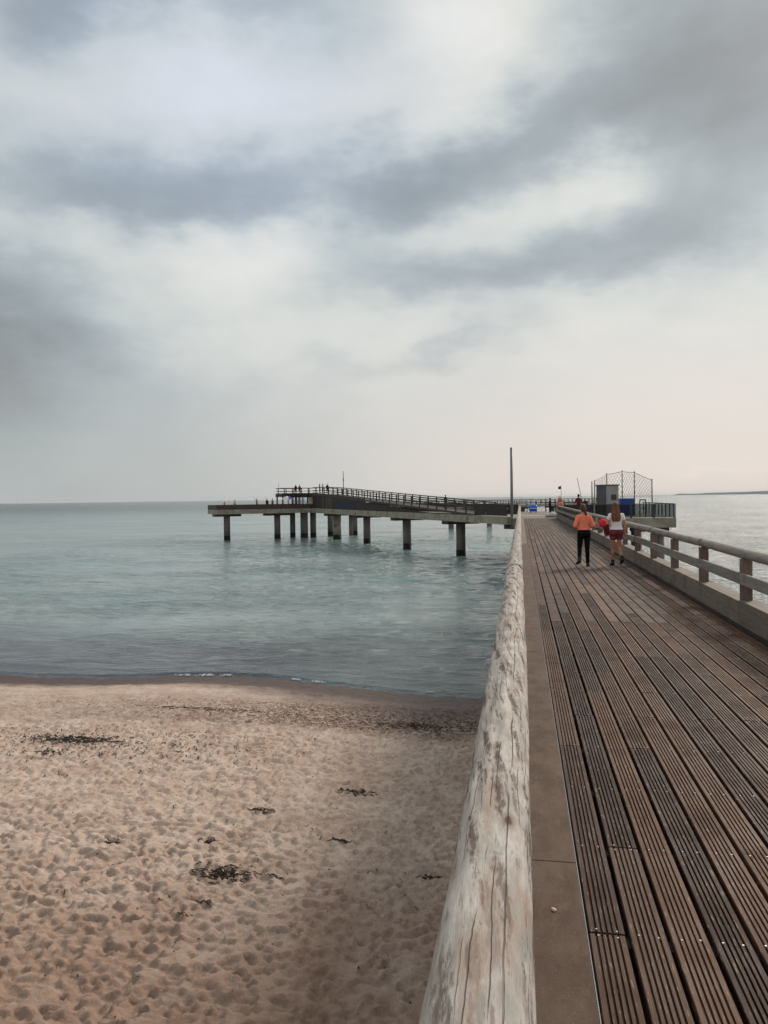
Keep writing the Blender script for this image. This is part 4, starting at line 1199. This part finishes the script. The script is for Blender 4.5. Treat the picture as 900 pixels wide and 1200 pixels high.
for i in range(1, 5):
    a, b = tops[i] - Vector((0, 0, .2)), tops[i + 1] - Vector((0, 0, .2))
    wdt = (b - a).length; nn = int(wdt / .30)
    base_a, base_b = Vector((a.x, a.y, ZD() + 1.6)), Vector((b.x, b.y, ZD() + 1.6))
    def pt(f, g):
        top = a.lerp(b, f) - Vector((0, 0, .03 * 4 * f * (1 - f))); bt = base_a.lerp(base_b, f)
        p = top.lerp(bt, g); return p + Vector((.05 * mnoise.noise((f * 9, g * 7, i)), 0, .06 * mnoise.noise((f * 8, g * 9, i + 5))))
    mm_ = 9
    for j in range(mm_):
        for k in range(nn):
            f0, f1, g0, g1 = k / nn, (k + 1) / nn, j / mm_, (j + 1) / mm_
            if (j + k) % 2 == 0: rn.tube(pt(f0, g0), pt(f1, g1), .010, .010, 4, False)
            else: rn.tube(pt(f1, g0), pt(f0, g1), .010, .010, 4, False)
rn.build('netting', M['rope'], net)
# dark heap of netting, bin, bike hoops
nh = MB()
hx, hy = at_y(693.5, 590, 65).x, 65.
vs = []; fs = []
for j in range(13):
    for k in range(13):
        u_, v_ = j / 12 * 2 - 1, k / 12 * 2 - 1
        hgt = 1.75 * max(0, 1 - (abs(u_) ** 1.6 + abs(v_) ** 1.8)) ** .8 * (.65 + .35 * u_) + .10 * mnoise.noise((j * .8, k * .8, 0))
        vs.append((hx + u_ * .72, hy + v_ * .7, ZD() + max(0.0, hgt)))
for j in range(12):
    for k in range(12):
        i_ = j * 13 + k; fs.append((i_, i_ + 13, i_ + 14, i_ + 1))
nh.add(vs, fs)
tag(nh.build('net_heap', M['tarp'], None, True), 'dark grey heap of netting leaning at the left side of the hut', 'net heap')
bx_ = at_y(686, 585, 66.2).x
bn = thing('litter_bin', 'small dark bin between the backpacked angler and the hut', 'bin', (bx_, 66.2, ZD()))
p_ = MB(); p_.tube((bx_, 66.2, ZD()), (bx_, 66.2, ZD() + 1.25), .17, .21, 14); p_.build('body', M['dark_steel'], bn, True)
p_ = MB(); p_.tube((bx_, 66.2, ZD() + 1.25), (bx_, 66.2, ZD() + 1.42), .24, .12, 14); p_.build('lid', M['dark_steel'], bn, True)
rk = MB()
for px in (749.8, 756.5):
    t_ = at_y(px, 590, 66.8)
    rk.tube((t_.x, 66.8, ZD()), (t_.x, 66.8, ZD() + 1.38), .045, .045, 8)
a_, b2_ = at_y(749.4, 590, 66.8).x, at_y(757, 590, 66.8).x
rk.tube((a_, 66.8, ZD() + 1.40), (b2_, 66.8, ZD() + 1.40), .05, .05, 8); rk.tube((a_, 66.8, ZD() + .7), (b2_, 66.8, ZD() + .7), .03, .03, 8)
tag(rk.build('hoop_rack', M['dark_steel']), 'small black metal hoop frame between container and end pole of the net', 'rack')

# blue covered cart at the end of the walkway
c_ = at_z(624.8, 601, DECK)
cart = thing('covered_cart', 'bright blue covered cart with pale band at the far walkway end', 'cart', (c_.x, c_.y, DECK + .003))
cx, cy = c_.x, c_.y
b_ = MB(); rings = []
for f in range(9):
    t_ = f / 8; xx = cx - .42 + .84 * t_
    rings.append([(xx, cy + .36 * math.cos(a), DECK + .42 + (.42 + .08 * math.sin(PI * t_)) * max(-.35, math.sin(a))) for a in [2 * PI * k / 16 for k in range(16)]])
b_.loft(rings); b_.build('cover', M['blue_plastic'], cart, True)
b_ = MB(); b_.box((cx, cy - .375, DECK + .50), (.86, .02, .06)); b_.build('band', M['white'], cart)
b_ = MB(); b_.box((cx, cy, DECK + .22), (.78, .6, .14), 0, .02); b_.build('tray', M['blue_plastic'], cart)
for sx in (-.3, .3):
    for sy in (-.26, .26):
        b_ = MB(); b_.tube((cx + sx - .03, cy + sy, DECK + .09), (cx + sx + .03, cy + sy, DECK + .09), .087, .087, 14); b_.build('wheel', M['shoe'], cart)
b_ = MB(); b_.tube((cx - .4, cy, DECK + .3), (cx - .6, cy, DECK + .75), .02, .02, 8); b_.build('handle', M['white'], cart)

# red and white striped beacon with a flag
bx_ = at_y(655, 585, 93.6).x; by_ = 90.8
bz0 = ZD()
bea = thing('striped_beacon', 'orange and white striped beacon box topped by a little flag', 'beacon', (bx_, by_, bz0))
for k, (z0, z1, rr_, mt) in enumerate(((0, .62, .29, 'pale'), (.62, .98, .29, 'orange_paint'), (.98, 1.10, .30, 'pale'), (1.10, 1.52, .28, 'orange_paint'), (1.52, 1.82, .22, 'white'))):
    b_ = MB(); b_.tube((bx_, by_, bz0 + z0), (bx_, by_, bz0 + z1), rr_, rr_ * .97, 16); b_.build('stripe', M[mt], bea, True)
b_ = MB(); b_.tube((bx_ + .12, by_, bz0 + 1.82), (bx_ + .12, by_, bz0 + 3.0), .03, .02, 8); b_.build('mast', M['steel'], bea)
b_ = MB(); vs = []; fs = []
for k in range(6):
    for z_ in (2.62, 2.95):
        for yy in (-.008, .008): vs.append((bx_ + .10 - .06 * k, by_ + yy + .05 * math.sin(k * 1.3), bz0 + z_ - .01 * k))
for k in range(5):
    i_ = 4 * k
    fs += [(i_, i_ + 4, i_ + 6, i_ + 2), (i_ + 1, i_ + 3, i_ + 7, i_ + 5), (i_ + 2, i_ + 6, i_ + 7, i_ + 3), (i_, i_ + 1, i_ + 5, i_ + 4)]
b_.add(vs, fs); b_.build('flag', M['tarp'], bea)

# ------------------------------------------------------------------ people
def remesh(mb, vox, smooth=5):
    me = mb.mesh('tmp')
    bm = bmesh.new(); bm.from_mesh(me); bmesh.ops.recalc_face_normals(bm, faces=bm.faces[:]); bm.to_mesh(me); bm.free()
    ob = bpy.data.objects.new('tmp', me); COL.objects.link(ob)
    m1 = ob.modifiers.new('r', 'REMESH'); m1.mode = 'VOXEL'; m1.voxel_size = vox
    m2 = ob.modifiers.new('s', 'SMOOTH'); m2.iterations = smooth; m2.factor = .5
    dg = bpy.context.evaluated_depsgraph_get(); dg.update()
    out = bpy.data.meshes.new_from_object(ob.evaluated_get(dg))
    bpy.data.objects.remove(ob); bpy.data.meshes.remove(me)
    out.polygons.foreach_set('use_smooth', [True] * len(out.polygons))
    return out
def put(name, me, mat, parent):
    me.materials.clear(); me.materials.append(mat); me.name = name
    return link(name, me, parent)
STAND = dict(hipL=(-.085, 0, .88), hipR=(.085, 0, .88), kneeL=(-.09, .015, .48), kneeR=(.09, .015, .48), ankL=(-.095, -.01, .085), ankR=(.095, -.01, .085),
             toeL=(-.11, .15, .03), toeR=(.11, .15, .03), shL=(-.152, 0, 1.335), shR=(.152, 0, 1.335), elL=(-.215, -.03, 1.09), elR=(.215, -.03, 1.09),
             wrL=(-.215, .04, .86), wrR=(.215, .04, .86), head=(0, .015, 1.555))
def person(label, loc, rz, look, pose=None, scale=1., vox=.02, group=None):
    J = {k: Vector(v) for k, v in {**STAND, **(pose or {})}.items()}
    t = thing('person', label, 'person', loc, rz, group, world_parts=False)
    t.scale = (scale,) * 3
    near = vox < .012
    g = lambda k: J[k]
    mb = MB()
    # trunk as a lofted set of ellipses
    def ring(z, rx, ry, y=0., n=20): return [(rx * math.cos(2 * PI * k / n), y + ry * math.sin(2 * PI * k / n), z) for k in range(n)]
    trunk = [(.80, .10, .085, 0), (.86, .155, .115, -.015), (.93, .162, .12, -.02), (1.0, .135, .10, -.005), (1.06, .122, .092, 0), (1.15, .132, .10, .01), (1.25, .15, .11, .015), (1.32, .158, .10, .005), (1.37, .125, .085, -.005), (1.42, .06, .055, -.005)]
    mb.loft([ring(*r_[:3], y=r_[3]) for r_ in trunk])
    hd = g('head')
    mb.caps((0, -.008, 1.38), hd + Vector((0, -.02, -.07)), .052, .050)
    mb.ball(hd + Vector((0, 0, .022)), (.074, .092, .092)); mb.ball(hd + Vector((0, .022, -.035)), (.056, .066, .078))
    mb.ball(hd + Vector((0, .088, -.008)), (.013, .022, .022)); mb.ball(hd + Vector((0, .085, -.055)), (.024, .012, .008))
    for s in (-1, 1): mb.ball(hd + Vector((.074 * s, -.005, -.005)), (.010, .02, .032))
    for s in 'LR':
        mb.caps(g('hip' + s), g('knee' + s), .080, .052); mb.caps(g('knee' + s), g('ank' + s), .050, .034)
        kn, an = g('knee' + s), g('ank' + s); mb.ball(kn.lerp(an, .3) + Vector((0, -.018, 0)), (.048, .046, .11))
        mb.caps(an + Vector((0, -.02, -.035)), g('toe' + s), .035, .026)
        mb.caps(g('sh' + s), g('el' + s), .047, .036); mb.caps(g('el' + s), g('wr' + s), .036, .024)
        d = (g('wr' + s) - g('el' + s)).normalized()
        wr = g('wr' + s); pal = wr + d * .05
        sd = Vector((0, 1, 0)) - d * d.y; sd = sd.normalized() if sd.length > .1 else Vector((0, 0, 1))
        nn = d.cross(sd) * (1 if s == 'L' else -1)
        mb.caps(wr, wr + d * .055, .026, .030, flat=.75); mb.ball(pal + d * .012, .030)
        if near:
            for k, (of, ln) in enumerate(((.028, .072), (.010, .082), (-.009, .076), (-.027, .058))):
                b0 = pal + d * .02 + sd * of; b1 = b0 + d * ln * .55 - nn * .012; b2 = b1 + d * ln * .38 - nn * .030
                mb.caps(b0, b1, .0095, .0088, 8); mb.caps(b1, b2, .0088, .0075, 8)
            th0 = wr + d * .02 + sd * .022; th1 = th0 + d * .032 + sd * .026 - nn * .012; th2 = th1 + d * .03 + sd * .002 - nn * .016
            mb.caps(th0, th1, .012, .0105, 8); mb.caps(th1, th2, .0105, .008, 8)
    put('body', remesh(mb, vox, 3), M[look.get('skin', 'skin')], t)
    if near:
        for s in (-1, 1):
            e_ = MB(); e_.ball(hd + Vector((.030 * s, .082, .012)), (.012, .008, .008)); e_.build('eye', M['eye'], t, True)
        e_ = MB(); e_.ball(hd + Vector((0, .092, -.055)), (.022, .008, .006)); e_.build('mouth', M['lip'], t, True)
    # clothing
    sh = MB(); gr = .013
    lo = look.get('hem', .93)
    pts = [r_ for r_ in trunk if r_[0] > lo + .02 and r_[0] < 1.40]
    def trunk_at(z):
        for a, b in zip(trunk[:-1], trunk[1:]):
            if a[0] <= z <= b[0]:
                f = (z - a[0]) / (b[0] - a[0]); return tuple(a[k] + (b[k] - a[k]) * f for k in range(4))
        return trunk[0]
    rows = [trunk_at(lo)] + pts
    ease = look.get('ease', 1.)
    sh.loft([ring(r_[0], (r_[1] + gr) * ease, (r_[2] + gr) * ease, r_[3]) for r_ in rows])
    if look.get('neck', True): sh.loft([ring(1.32, .15, .10), ring(1.40, .10 + gr, .075 + gr, -.005), ring(1.425, .065 + gr, .06 + gr, -.005)])
    sl = look.get('sleeve', 1.)
    for s in 'LR':
        a, b, c = g('sh' + s), g('el' + s), g('wr' + s)
        if sl > 0:
            e = a.lerp(b, min(1, sl)); sh.caps(a, e, .047 + gr, .047 + gr - .009 * min(1, sl))
            if sl > 1: sh.caps(b, b.lerp(c, sl - 1), .036 + gr, .028 + gr)
    so = put(look.get('topname', 'shirt'), remesh(sh, vox, 4), M[look['top']], t)
    tr = MB(); hw = look.get('waist', .98)
    rows = [(.80, .10, .085, 0), (.86, .155, .115, -.015), (.93, .162, .12, -.02), trunk_at(hw)]
    tr.loft([ring(r_[0], r_[1] + gr * .7, r_[2] + gr * .7, r_[3]) for r_ in rows])
    ln = look.get('leg', 1.95)
    for s in 'LR':
        a, b, c = g('hip' + s), g('knee' + s), g('ank' + s)
        g2 = look.get('leg_ease', .007)
        f = min(1, ln)
        tr.caps(a, a.lerp(b, f), .080 + g2, .080 + (.052 - .080) * f + g2)
        if ln > 1:
            tr.caps(b, b.lerp(c, ln - 1), .050 + g2, .036 + g2)
            tr.ball(b.lerp(c, .3) + Vector((0, -.018, 0)), (.048 + g2, .046 + g2, .11))
        tr.ball(a + Vector((0, -.045, -.0)), (.085 + g2, .075 + g2, .095))
    put(look.get('botname', 'trousers'), remesh(tr, vox, 4), M[look['bottom']], t)
    for s in 'LR':
        an, to = g('ank' + s), g('toe' + s)
        f_ = MB(); hl_ = an + Vector((0, -.03, -.04)); f_.caps(hl_, to, .050, .040); f_.caps(an + Vector((0, 0, look.get('boot', .03))), hl_ + Vector((0, .02, 0)), .044, .044)
        fo_ = put('shoe', remesh(f_, max(vox, .01), 3), M[look.get('shoe', 'shoe')], t)
        if near:
            s_ = MB(); s_.caps(hl_ + Vector((0, 0, -.032)), to + Vector((0, 0, -.022)), .036, .028, flat=.3); s_.build('sole', M[look.get('sole', 'shoe')], fo_, True)
    # hair
    h = MB(); st = look.get('hair_style', 'short')
    h.ball(hd + Vector((0, -.018, .034)), (.084, .095, .093))
    h.ball(hd + Vector((0, -.045, -.01)), (.074, .066, .085))
    if st == 'pony':
        h.ball(hd + Vector((.01, -.11, .02)), .032)
        h.caps(hd + Vector((.01, -.115, .01)), hd + Vector((.05, -.115, -.12)), .03, .034); h.caps(hd + Vector((.05, -.115, -.12)), hd + Vector((.075, -.10, -.22)), .034, .014)
    if st == 'long':
        rows = [(.03, .082, .088, -.02), (-.04, .088, .080, -.035), (-.12, .105, .062, -.055), (-.20, .120, .052, -.088), (-.30, .126, .044, -.112), (-.39, .098, .032, -.116)]
        h.loft([[(hd.x + rx * math.cos(2 * PI * k / 20), hd.y + y + ry * math.sin(2 * PI * k / 20), hd.z + z) for k in range(20)] for z, rx, ry, y in rows])
    if st == 'cap': h.caps(hd + Vector((0, .07, .05)), hd + Vector((0, .13, .045)), .04, .03, flat=.4)
    put('hair' if st != 'cap' else 'cap', remesh(h, max(vox * .9, .008), 3), M[look['hair']], t)
    return t

wA = at_z(684.5, 664, DECK)
person('woman in orange top and black leggings walking away along the planks', (wA.x, wA.y, DECK + .003), R(4),
       dict(top='coral', bottom='black', hair='hair_brown', hair_style='pony', sleeve=1.25, hem=.985, waist=1.02, ease=1.06, leg=1.97, sole='pale', topname='sweater', botname='leggings', leg_ease=.012),
       dict(kneeL=(-.105, .06, .48), ankL=(-.15, -.20, .20), toeL=(-.195, -.07, .09), kneeR=(.09, .03, .475), ankR=(.10, .02, .085), toeR=(.12, .18, .033),
            elL=(-.245, -.085, 1.10), elR=(.245, -.085, 1.10), wrL=(-.17, .12, 1.03), wrR=(.16, .12, 1.03), head=(-.012, .02, 1.555)),   .945, .0075)
wB = at_z(722.5, 663, DECK)
wpers = person('woman with long auburn hair in white top and dark red shorts walking away', (wB.x, wB.y, DECK + .003), R(5),
       dict(top='white_cloth', bottom='shorts', hair='hair_auburn', hair_style='long', skin='skin_tan', sleeve=.42, hem=.955, waist=1.0, ease=1.06, neck=False, leg=.30, leg_ease=.022, boot=.06, topname='top', botname='shorts'),
       dict(kneeR=(.085, .05, .48), ankR=(.10, -.20, .20), toeR=(.105, -.07, .08), kneeL=(-.075, .09, .485), ankL=(-.075, .13, .085), toeL=(-.085, .29, .033),
            elL=(-.245, -.04, 1.12), wrL=(-.25, .15, 1.075), elR=(.225, -.05, 1.10), wrR=(.235, .02, .87), head=(-.02, .015, 1.56)), .965, .0075)
# red jacket bundle under her arm
rb = MB()
for k in range(9):
    a_ = k * 2.4
    rb.ball((.05 * math.cos(a_), .06 * math.sin(a_ * 1.3), .045 * math.sin(a_)), (.07 + .02 * math.sin(k), .085, .06))
bun = thing('jacket_bundle', 'crimson jacket rolled up under the arm of the woman in white', 'jacket', (wB.x - .315, wB.y + .08, DECK + 1.09), R(5), world_parts=False)
put('roll', remesh(rb, .012, 2), M['red_cloth'], bun)
hg = MB()
for k in range(4):
    hg.caps((.02 + .035 * k, .02 * k, -.04), (.05 + .03 * k, .01, -.26 - .03 * (k % 2)), .035, .028)
put('hanging_sleeve', remesh(hg, .012, 2), M['maroon'], bun)

# angler with backpack, person in black, person's pale bag
ang = at_y(678, 588, 64.6)
person('angler in dark top wearing a cap behind the boarded parapet', (ang.x, 64.6, ZD()), R(8), dict(top='maroon', bottom='navy', hair='black', hair_style='cap', sleeve=1.0),
       dict(elR=(.2, .1, 1.12), wrR=(.12, .30, 1.2), elL=(-.21, .08, 1.10), wrL=(-.1, .28, 1.1)), 1.16, .016)
bp = thing('backpack', 'small dark maroon backpack on the back of the angler', 'backpack', (ang.x + .03, 64.6 - .22, ZD() + 1.3), R(8), world_parts=False)
b_ = MB(); b_.ball((0, -.03, .08), (.19, .13, .28)); b_.ball((0, -.12, -.02), (.13, .07, .14)); put('sack', remesh(b_, .018, 3), M['maroon'], bp)
b_ = MB(); b_.beam((-.11, .10, .30), (-.11, .12, -.1), .05, .02); b_.beam((.11, .10, .30), (.11, .12, -.1), .05, .02); b_.build('strap', M['black'], bp)
rd = thing('fishing_rod', 'long thin fishing rod slanting up beside the angler', 'fishing rod', (ang.x + .15, 64.95, ZD() + 1.25))
tp = at_y(676.3, 560, 65.4)
b_ = MB(); b_.tube((ang.x + .32, 64.9, ZD() + 1.15), (ang.x + .26, 65.0, ZD() + 1.6), .03, .028, 8); b_.build('grip', M['black'], rd)
b_ = MB(); b_.tube((ang.x + .26, 65.0, ZD() + 1.6), (tp.x, 65.4, tp.z), .026, .018, 8); b_.build('blank', M['dark_steel'], rd)
b_ = MB(); b_.tube((ang.x + .26, 64.86, ZD() + 1.5), (ang.x + .26, 64.95, ZD() + 1.5), .06, .05, 12); b_.build('reel', M['dark_steel'], rd)
pB = at_z(645, 603, DECK)
pbx = at_y(644.6, 600, 70.5)
person('person dressed all in black leaning where the railing ends', (min(pbx.x, 2.75), 70.4, DECK + .003), R(70), dict(top='navy', bottom='black', hair='hair_dark', sleeve=2., topname='jacket'),
       dict(elR=(.2, .1, 1.12), wrR=(.1, .2, 1.05)), .98, .016)
bg = MB()
bgx = at_y(646.5, 603, 66.).x
for k in range(7):
    f = k / 6
    bg.ball((bgx - .38 + .76 * f, 66. + .12 * math.sin(f * 3), DECK + .17 + .05 * math.sin(f * PI)), (.19, .22, .165 + .04 * math.sin(f * PI)))
bo = put('duffel_bag', remesh(bg, .02, 4), M['pale'], None)
tag(bo, 'pale rounded duffel bag lying on the planks by the end of the railing', 'bag')

# small figures on the left arm
def on_head(px, bb, z=ZH): a = along(px, head(0, bb), p2, z + 1., -14, 40); x, y = head(a, bb); return (x, y, z)
figs = [
    ('small figure in bright red top leaning over the pier head parapet', on_head(263, .5, ZH - .01), 160, dict(top='red_orange', bottom='denim', hair='red_orange'), .80),
    ('dark haired person in pale top at the pier head parapet', on_head(275, .55, ZH - .01), 170, dict(top='pale', bottom='grey_cloth', hair='hair_dark'), .93),
    ('person in crimson top standing right of an empty stretch of parapet', on_head(301, .9, ZH - .01), 120, dict(top='maroon', bottom='navy', hair='hair_dark'), 1.0),
    ('person dressed in black beside the one in crimson on the pier head', on_head(313, .9, ZH - .01), 200, dict(top='black', bottom='black', hair='hair_dark'), .98),
    ('person in grey top just left of the lookout supports', on_head(319.3, 1.0, ZH - .01), 150, dict(top='grey_cloth', bottom='denim', hair='hair_dark'), 1.0),
    ('dark clad person at the lookout rail next to one in red', on_head(346.5, 2.1, ZL), 180, dict(top='black', bottom='black', hair='hair_dark'), 1.0),
    ('person in red top up on the lookout deck', on_head(351, 2.2, ZL), 190, dict(top='red_cloth', bottom='navy', hair='hair_brown'), 1.0),
]
for sx_, (lb, px, col, oo) in enumerate((('left of two grey clad people at the top of the ramp', 374.6, 'grey_cloth', HW - .8), ('right of two grey clad people at the top of the ramp', 378.2, 'pale', HW - .9), ('person in black alone right of two grey clad people', 383.6, 'black', HW - .7))):
    s_ = along(px, arm(0, oo), u2, 8.)
    figs.append((lb, arm(s_, oo) + (zr(s_),), 100 + 40 * sx_, dict(top=col, bottom='navy', hair='hair_dark'), 1.0))
s_ = along(522, arm(0, HW - 1.2), u2, 6.2)
figs.append(('person far down the ramp near its foot', arm(s_, HW - 1.2) + (zr(s_),), 30, dict(top='navy', bottom='black', hair='hair_dark'), .9))
for lb, lc, rz, lk, sc in figs:
    person(lb, lc, R(rz), lk, None, sc, .028, 'people on the left pier arm')
for px, py, dx in ((304, 586, 1.1), (317, 585.5, .8), (325.5, 568.5, -.9)):
    hi = px > 320
    x_, y_, z_ = on_head(px, 2.0 if hi else .35, ZL if hi else ZH)
    r_ = thing('fishing_rod', {304: 'thin fishing rod propped on the parapet beside the figure in crimson', 317: 'thin fishing rod propped left of the lookout supports', 325.5: 'thin rod sticking up at the left corner of the lookout'}[px], 'fishing rod', (x_, y_, z_), 0, 'fishing rods on the left pier arm')
    tdx = 1 if not hi else -.5
    b_ = MB(); b_.tube((x_, y_, z_), (x_ - .3 * tdx, y_ - .15, z_ + .95), .03, .028, 6); b_.build('grip', M['black'], r_)
    b_ = MB(); b_.tube((x_ - .3 * tdx, y_ - .15, z_ + .95), (x_ - .75 * tdx, y_ - .5, z_ + 1.95), .026, .02, 6); b_.build('blank', M['dark_steel'], r_)

# ------------------------------------------------------------------ litter on the sand, leaf on the edge board
def clump(px, py, wid, dep, n, label, seed, lift=.025):
    n = int(n * 2.2); lift *= .45
    rr = random.Random(seed)
    c = at_z(px, py, .9)
    for _ in range(6):
        c = at_z(px, py, sand_z(c.x, c.y) + .01)
    mb = MB()
    for k in range(n):
        ang_ = rr.gauss(.1, .5); rad_ = abs(rr.gauss(0, .5))
        x, y = c.x + rr.gauss(0, wid * .42), c.y + rr.gauss(0, dep * .42)
        a = rr.uniform(-.5, .5) + (PI if rr.random() < .5 else 0); ln = rr.uniform(.04, .15); w_ = rr.uniform(.005, .014)
        cur = rr.uniform(-5, 5)
        ring_ = []
        st = 5
        zc = sum(sand_z(x + dx_, y + dy_) for dx_, dy_ in ((0, 0), (.06, 0), (-.06, 0), (0, .06), (0, -.06))) / 5 - .012
        for j in range(st + 1):
            f = j / st; ww = w_ * math.sin(PI * (.12 + .76 * f))
            z = max(sand_z(x, y), zc) + .006 + lift * math.sin(PI * f) * rr.uniform(.6, 1.2)
            nx, ny = -math.sin(a), math.cos(a)
            ring_.append([(x - nx * ww, y - ny * ww, z), (x, y, z + ww * .9), (x + nx * ww, y + ny * ww, z), (x, y, z - ww * .5)])
            x += math.cos(a) * ln / st; y += math.sin(a) * ln / st; a += cur * ln / st + rr.uniform(-.25, .25)
        mb.loft(ring_)
    o = mb.build('seaweed_clump', M['seaweed'], None, True)
    return tag(o, label, 'seaweed', 'seaweed washed up on the beach')
clump(85, 868, 1.5, .42, 260, 'wide dark tangle of dry seaweed nearest the left edge of the beach', 1, .05)
clump(55, 880, .5, .2, 30, 'small loose seaweed strands in front of the wide dark tangle', 2)
clump(262, 1026, .46, .26, 95, 'ragged dark seaweed tangle amid the footprints', 3, .03)
clump(238, 1056, .09, .02, 5, 'short thick black strand in front of the ragged tangle', 4, .03)
clump(216, 1072, .08, .03, 3, 'curled thin strand nearest the camera', 5, .03)
clump(324, 1028, .05, .03, 4, 'single dark curl right of the ragged tangle', 6, .03)
clump(420, 931, .5, .2, 34, 'thin seaweed patch close to the log railing', 7)
clump(307, 950, .25, .12, 20, 'dark seaweed wisp in the middle of the beach', 8)
clump(248, 983, .16, .06, 14, 'dark seaweed fleck above the ragged tangle', 9)
clump(505, 1026, .10, .06, 12, 'black seaweed knot on the sand beside the pale log', 10)
clump(400, 985, .2, .06, 10, 'thin seaweed strand right of the middle of the beach', 12)
clump(130, 988, .12, .08, 8, 'tiny seaweed scrap left of the middle of the beach', 13)
clump(480, 850, 1.3, .5, 110, 'brown seaweed wrack along the old tide line beside the pier', 14, .03)
clump(250, 832, 2.6, .25, 70, 'thin brown line of seaweed parallel to the water edge', 15, .02)

bits = MB(); rr = random.Random(77)
for k in range(2600):
    if k < 700: x, y = -1.2 - abs(rr.gauss(0, 5.5)), rr.gauss(20.4, .75)
    elif k < 1900: x, y = rr.gauss(-9.5, 2.2), rr.gauss(16.2, .9)
    else: x, y = rr.uniform(-14, .2), rr.uniform(6, 19)
    a = rr.uniform(0, PI); ln = rr.uniform(.012, .07); w_ = rr.uniform(.003, .009) * (1.5 if k < 1300 else 1.)
    q = []
    for j in range(4):
        z = sand_z(x, y) + .004 + .006 * math.sin(PI * j / 3)
        nx, ny = -math.sin(a) * w_, math.cos(a) * w_
        q.append([(x - nx, y - ny, z), (x, y, z + w_ * .8), (x + nx, y + ny, z), (x, y, z - w_ * .5)])
        x += math.cos(a) * ln / 3; y += math.sin(a) * ln / 3; a += rr.uniform(-.6, .6)
    bits.loft(q)
tag(bits.build('seaweed_litter', M['seaweed'], None, True), 'small brown seaweed scraps strewn over the sand', 'litter', None, 'stuff')

lf = MB(); c = at_z(649, 1067, KZ)
vs = [(c.x, c.y, KZ + .009)]; fs = []
for k in range(10):
    t_ = 2 * PI * k / 10; r_ = .0085 * (1 + .35 * math.cos(t_ * 2 + .6) + .15 * math.sin(3 * t_))
    vs.append((c.x + r_ * math.cos(t_), c.y + r_ * 1.3 * math.sin(t_), KZ + .003 + .006 * abs(math.sin(t_)))); vs.append((c.x + r_ * .95 * math.cos(t_), c.y + r_ * 1.25 * math.sin(t_), KZ + .0012))
for k in range(10):
    a, b = 1 + 2 * k, 1 + 2 * ((k + 1) % 10); fs += [(0, a, b), (a, a + 1, b + 1, b)]
lf.add(vs, fs)
tag(lf.build('dry_leaf', M['petal'], None, True), 'tiny pale curled leaf on the smooth edge boards', 'leaf')

# ------------------------------------------------------------------ the air over the sea
hz, t = new_mat('sea haze')
v_ = t.n('ShaderNodeVolumePrincipled', i={'Color': (.86, .90, .95, 1), 'Density': 4.2e-5, 'Anisotropy': .2})
t.link(v_.outputs[0], t.n('ShaderNodeOutputMaterial').inputs['Volume'])
hb = MB(); hb.box((0, 0, 20.), (56000, 56000, 48.))
ho = hb.build('haze', hz); ho['kind'] = 'stuff'; ho['label'] = 'thin pale haze lying over the sea'; ho['category'] = 'haze'
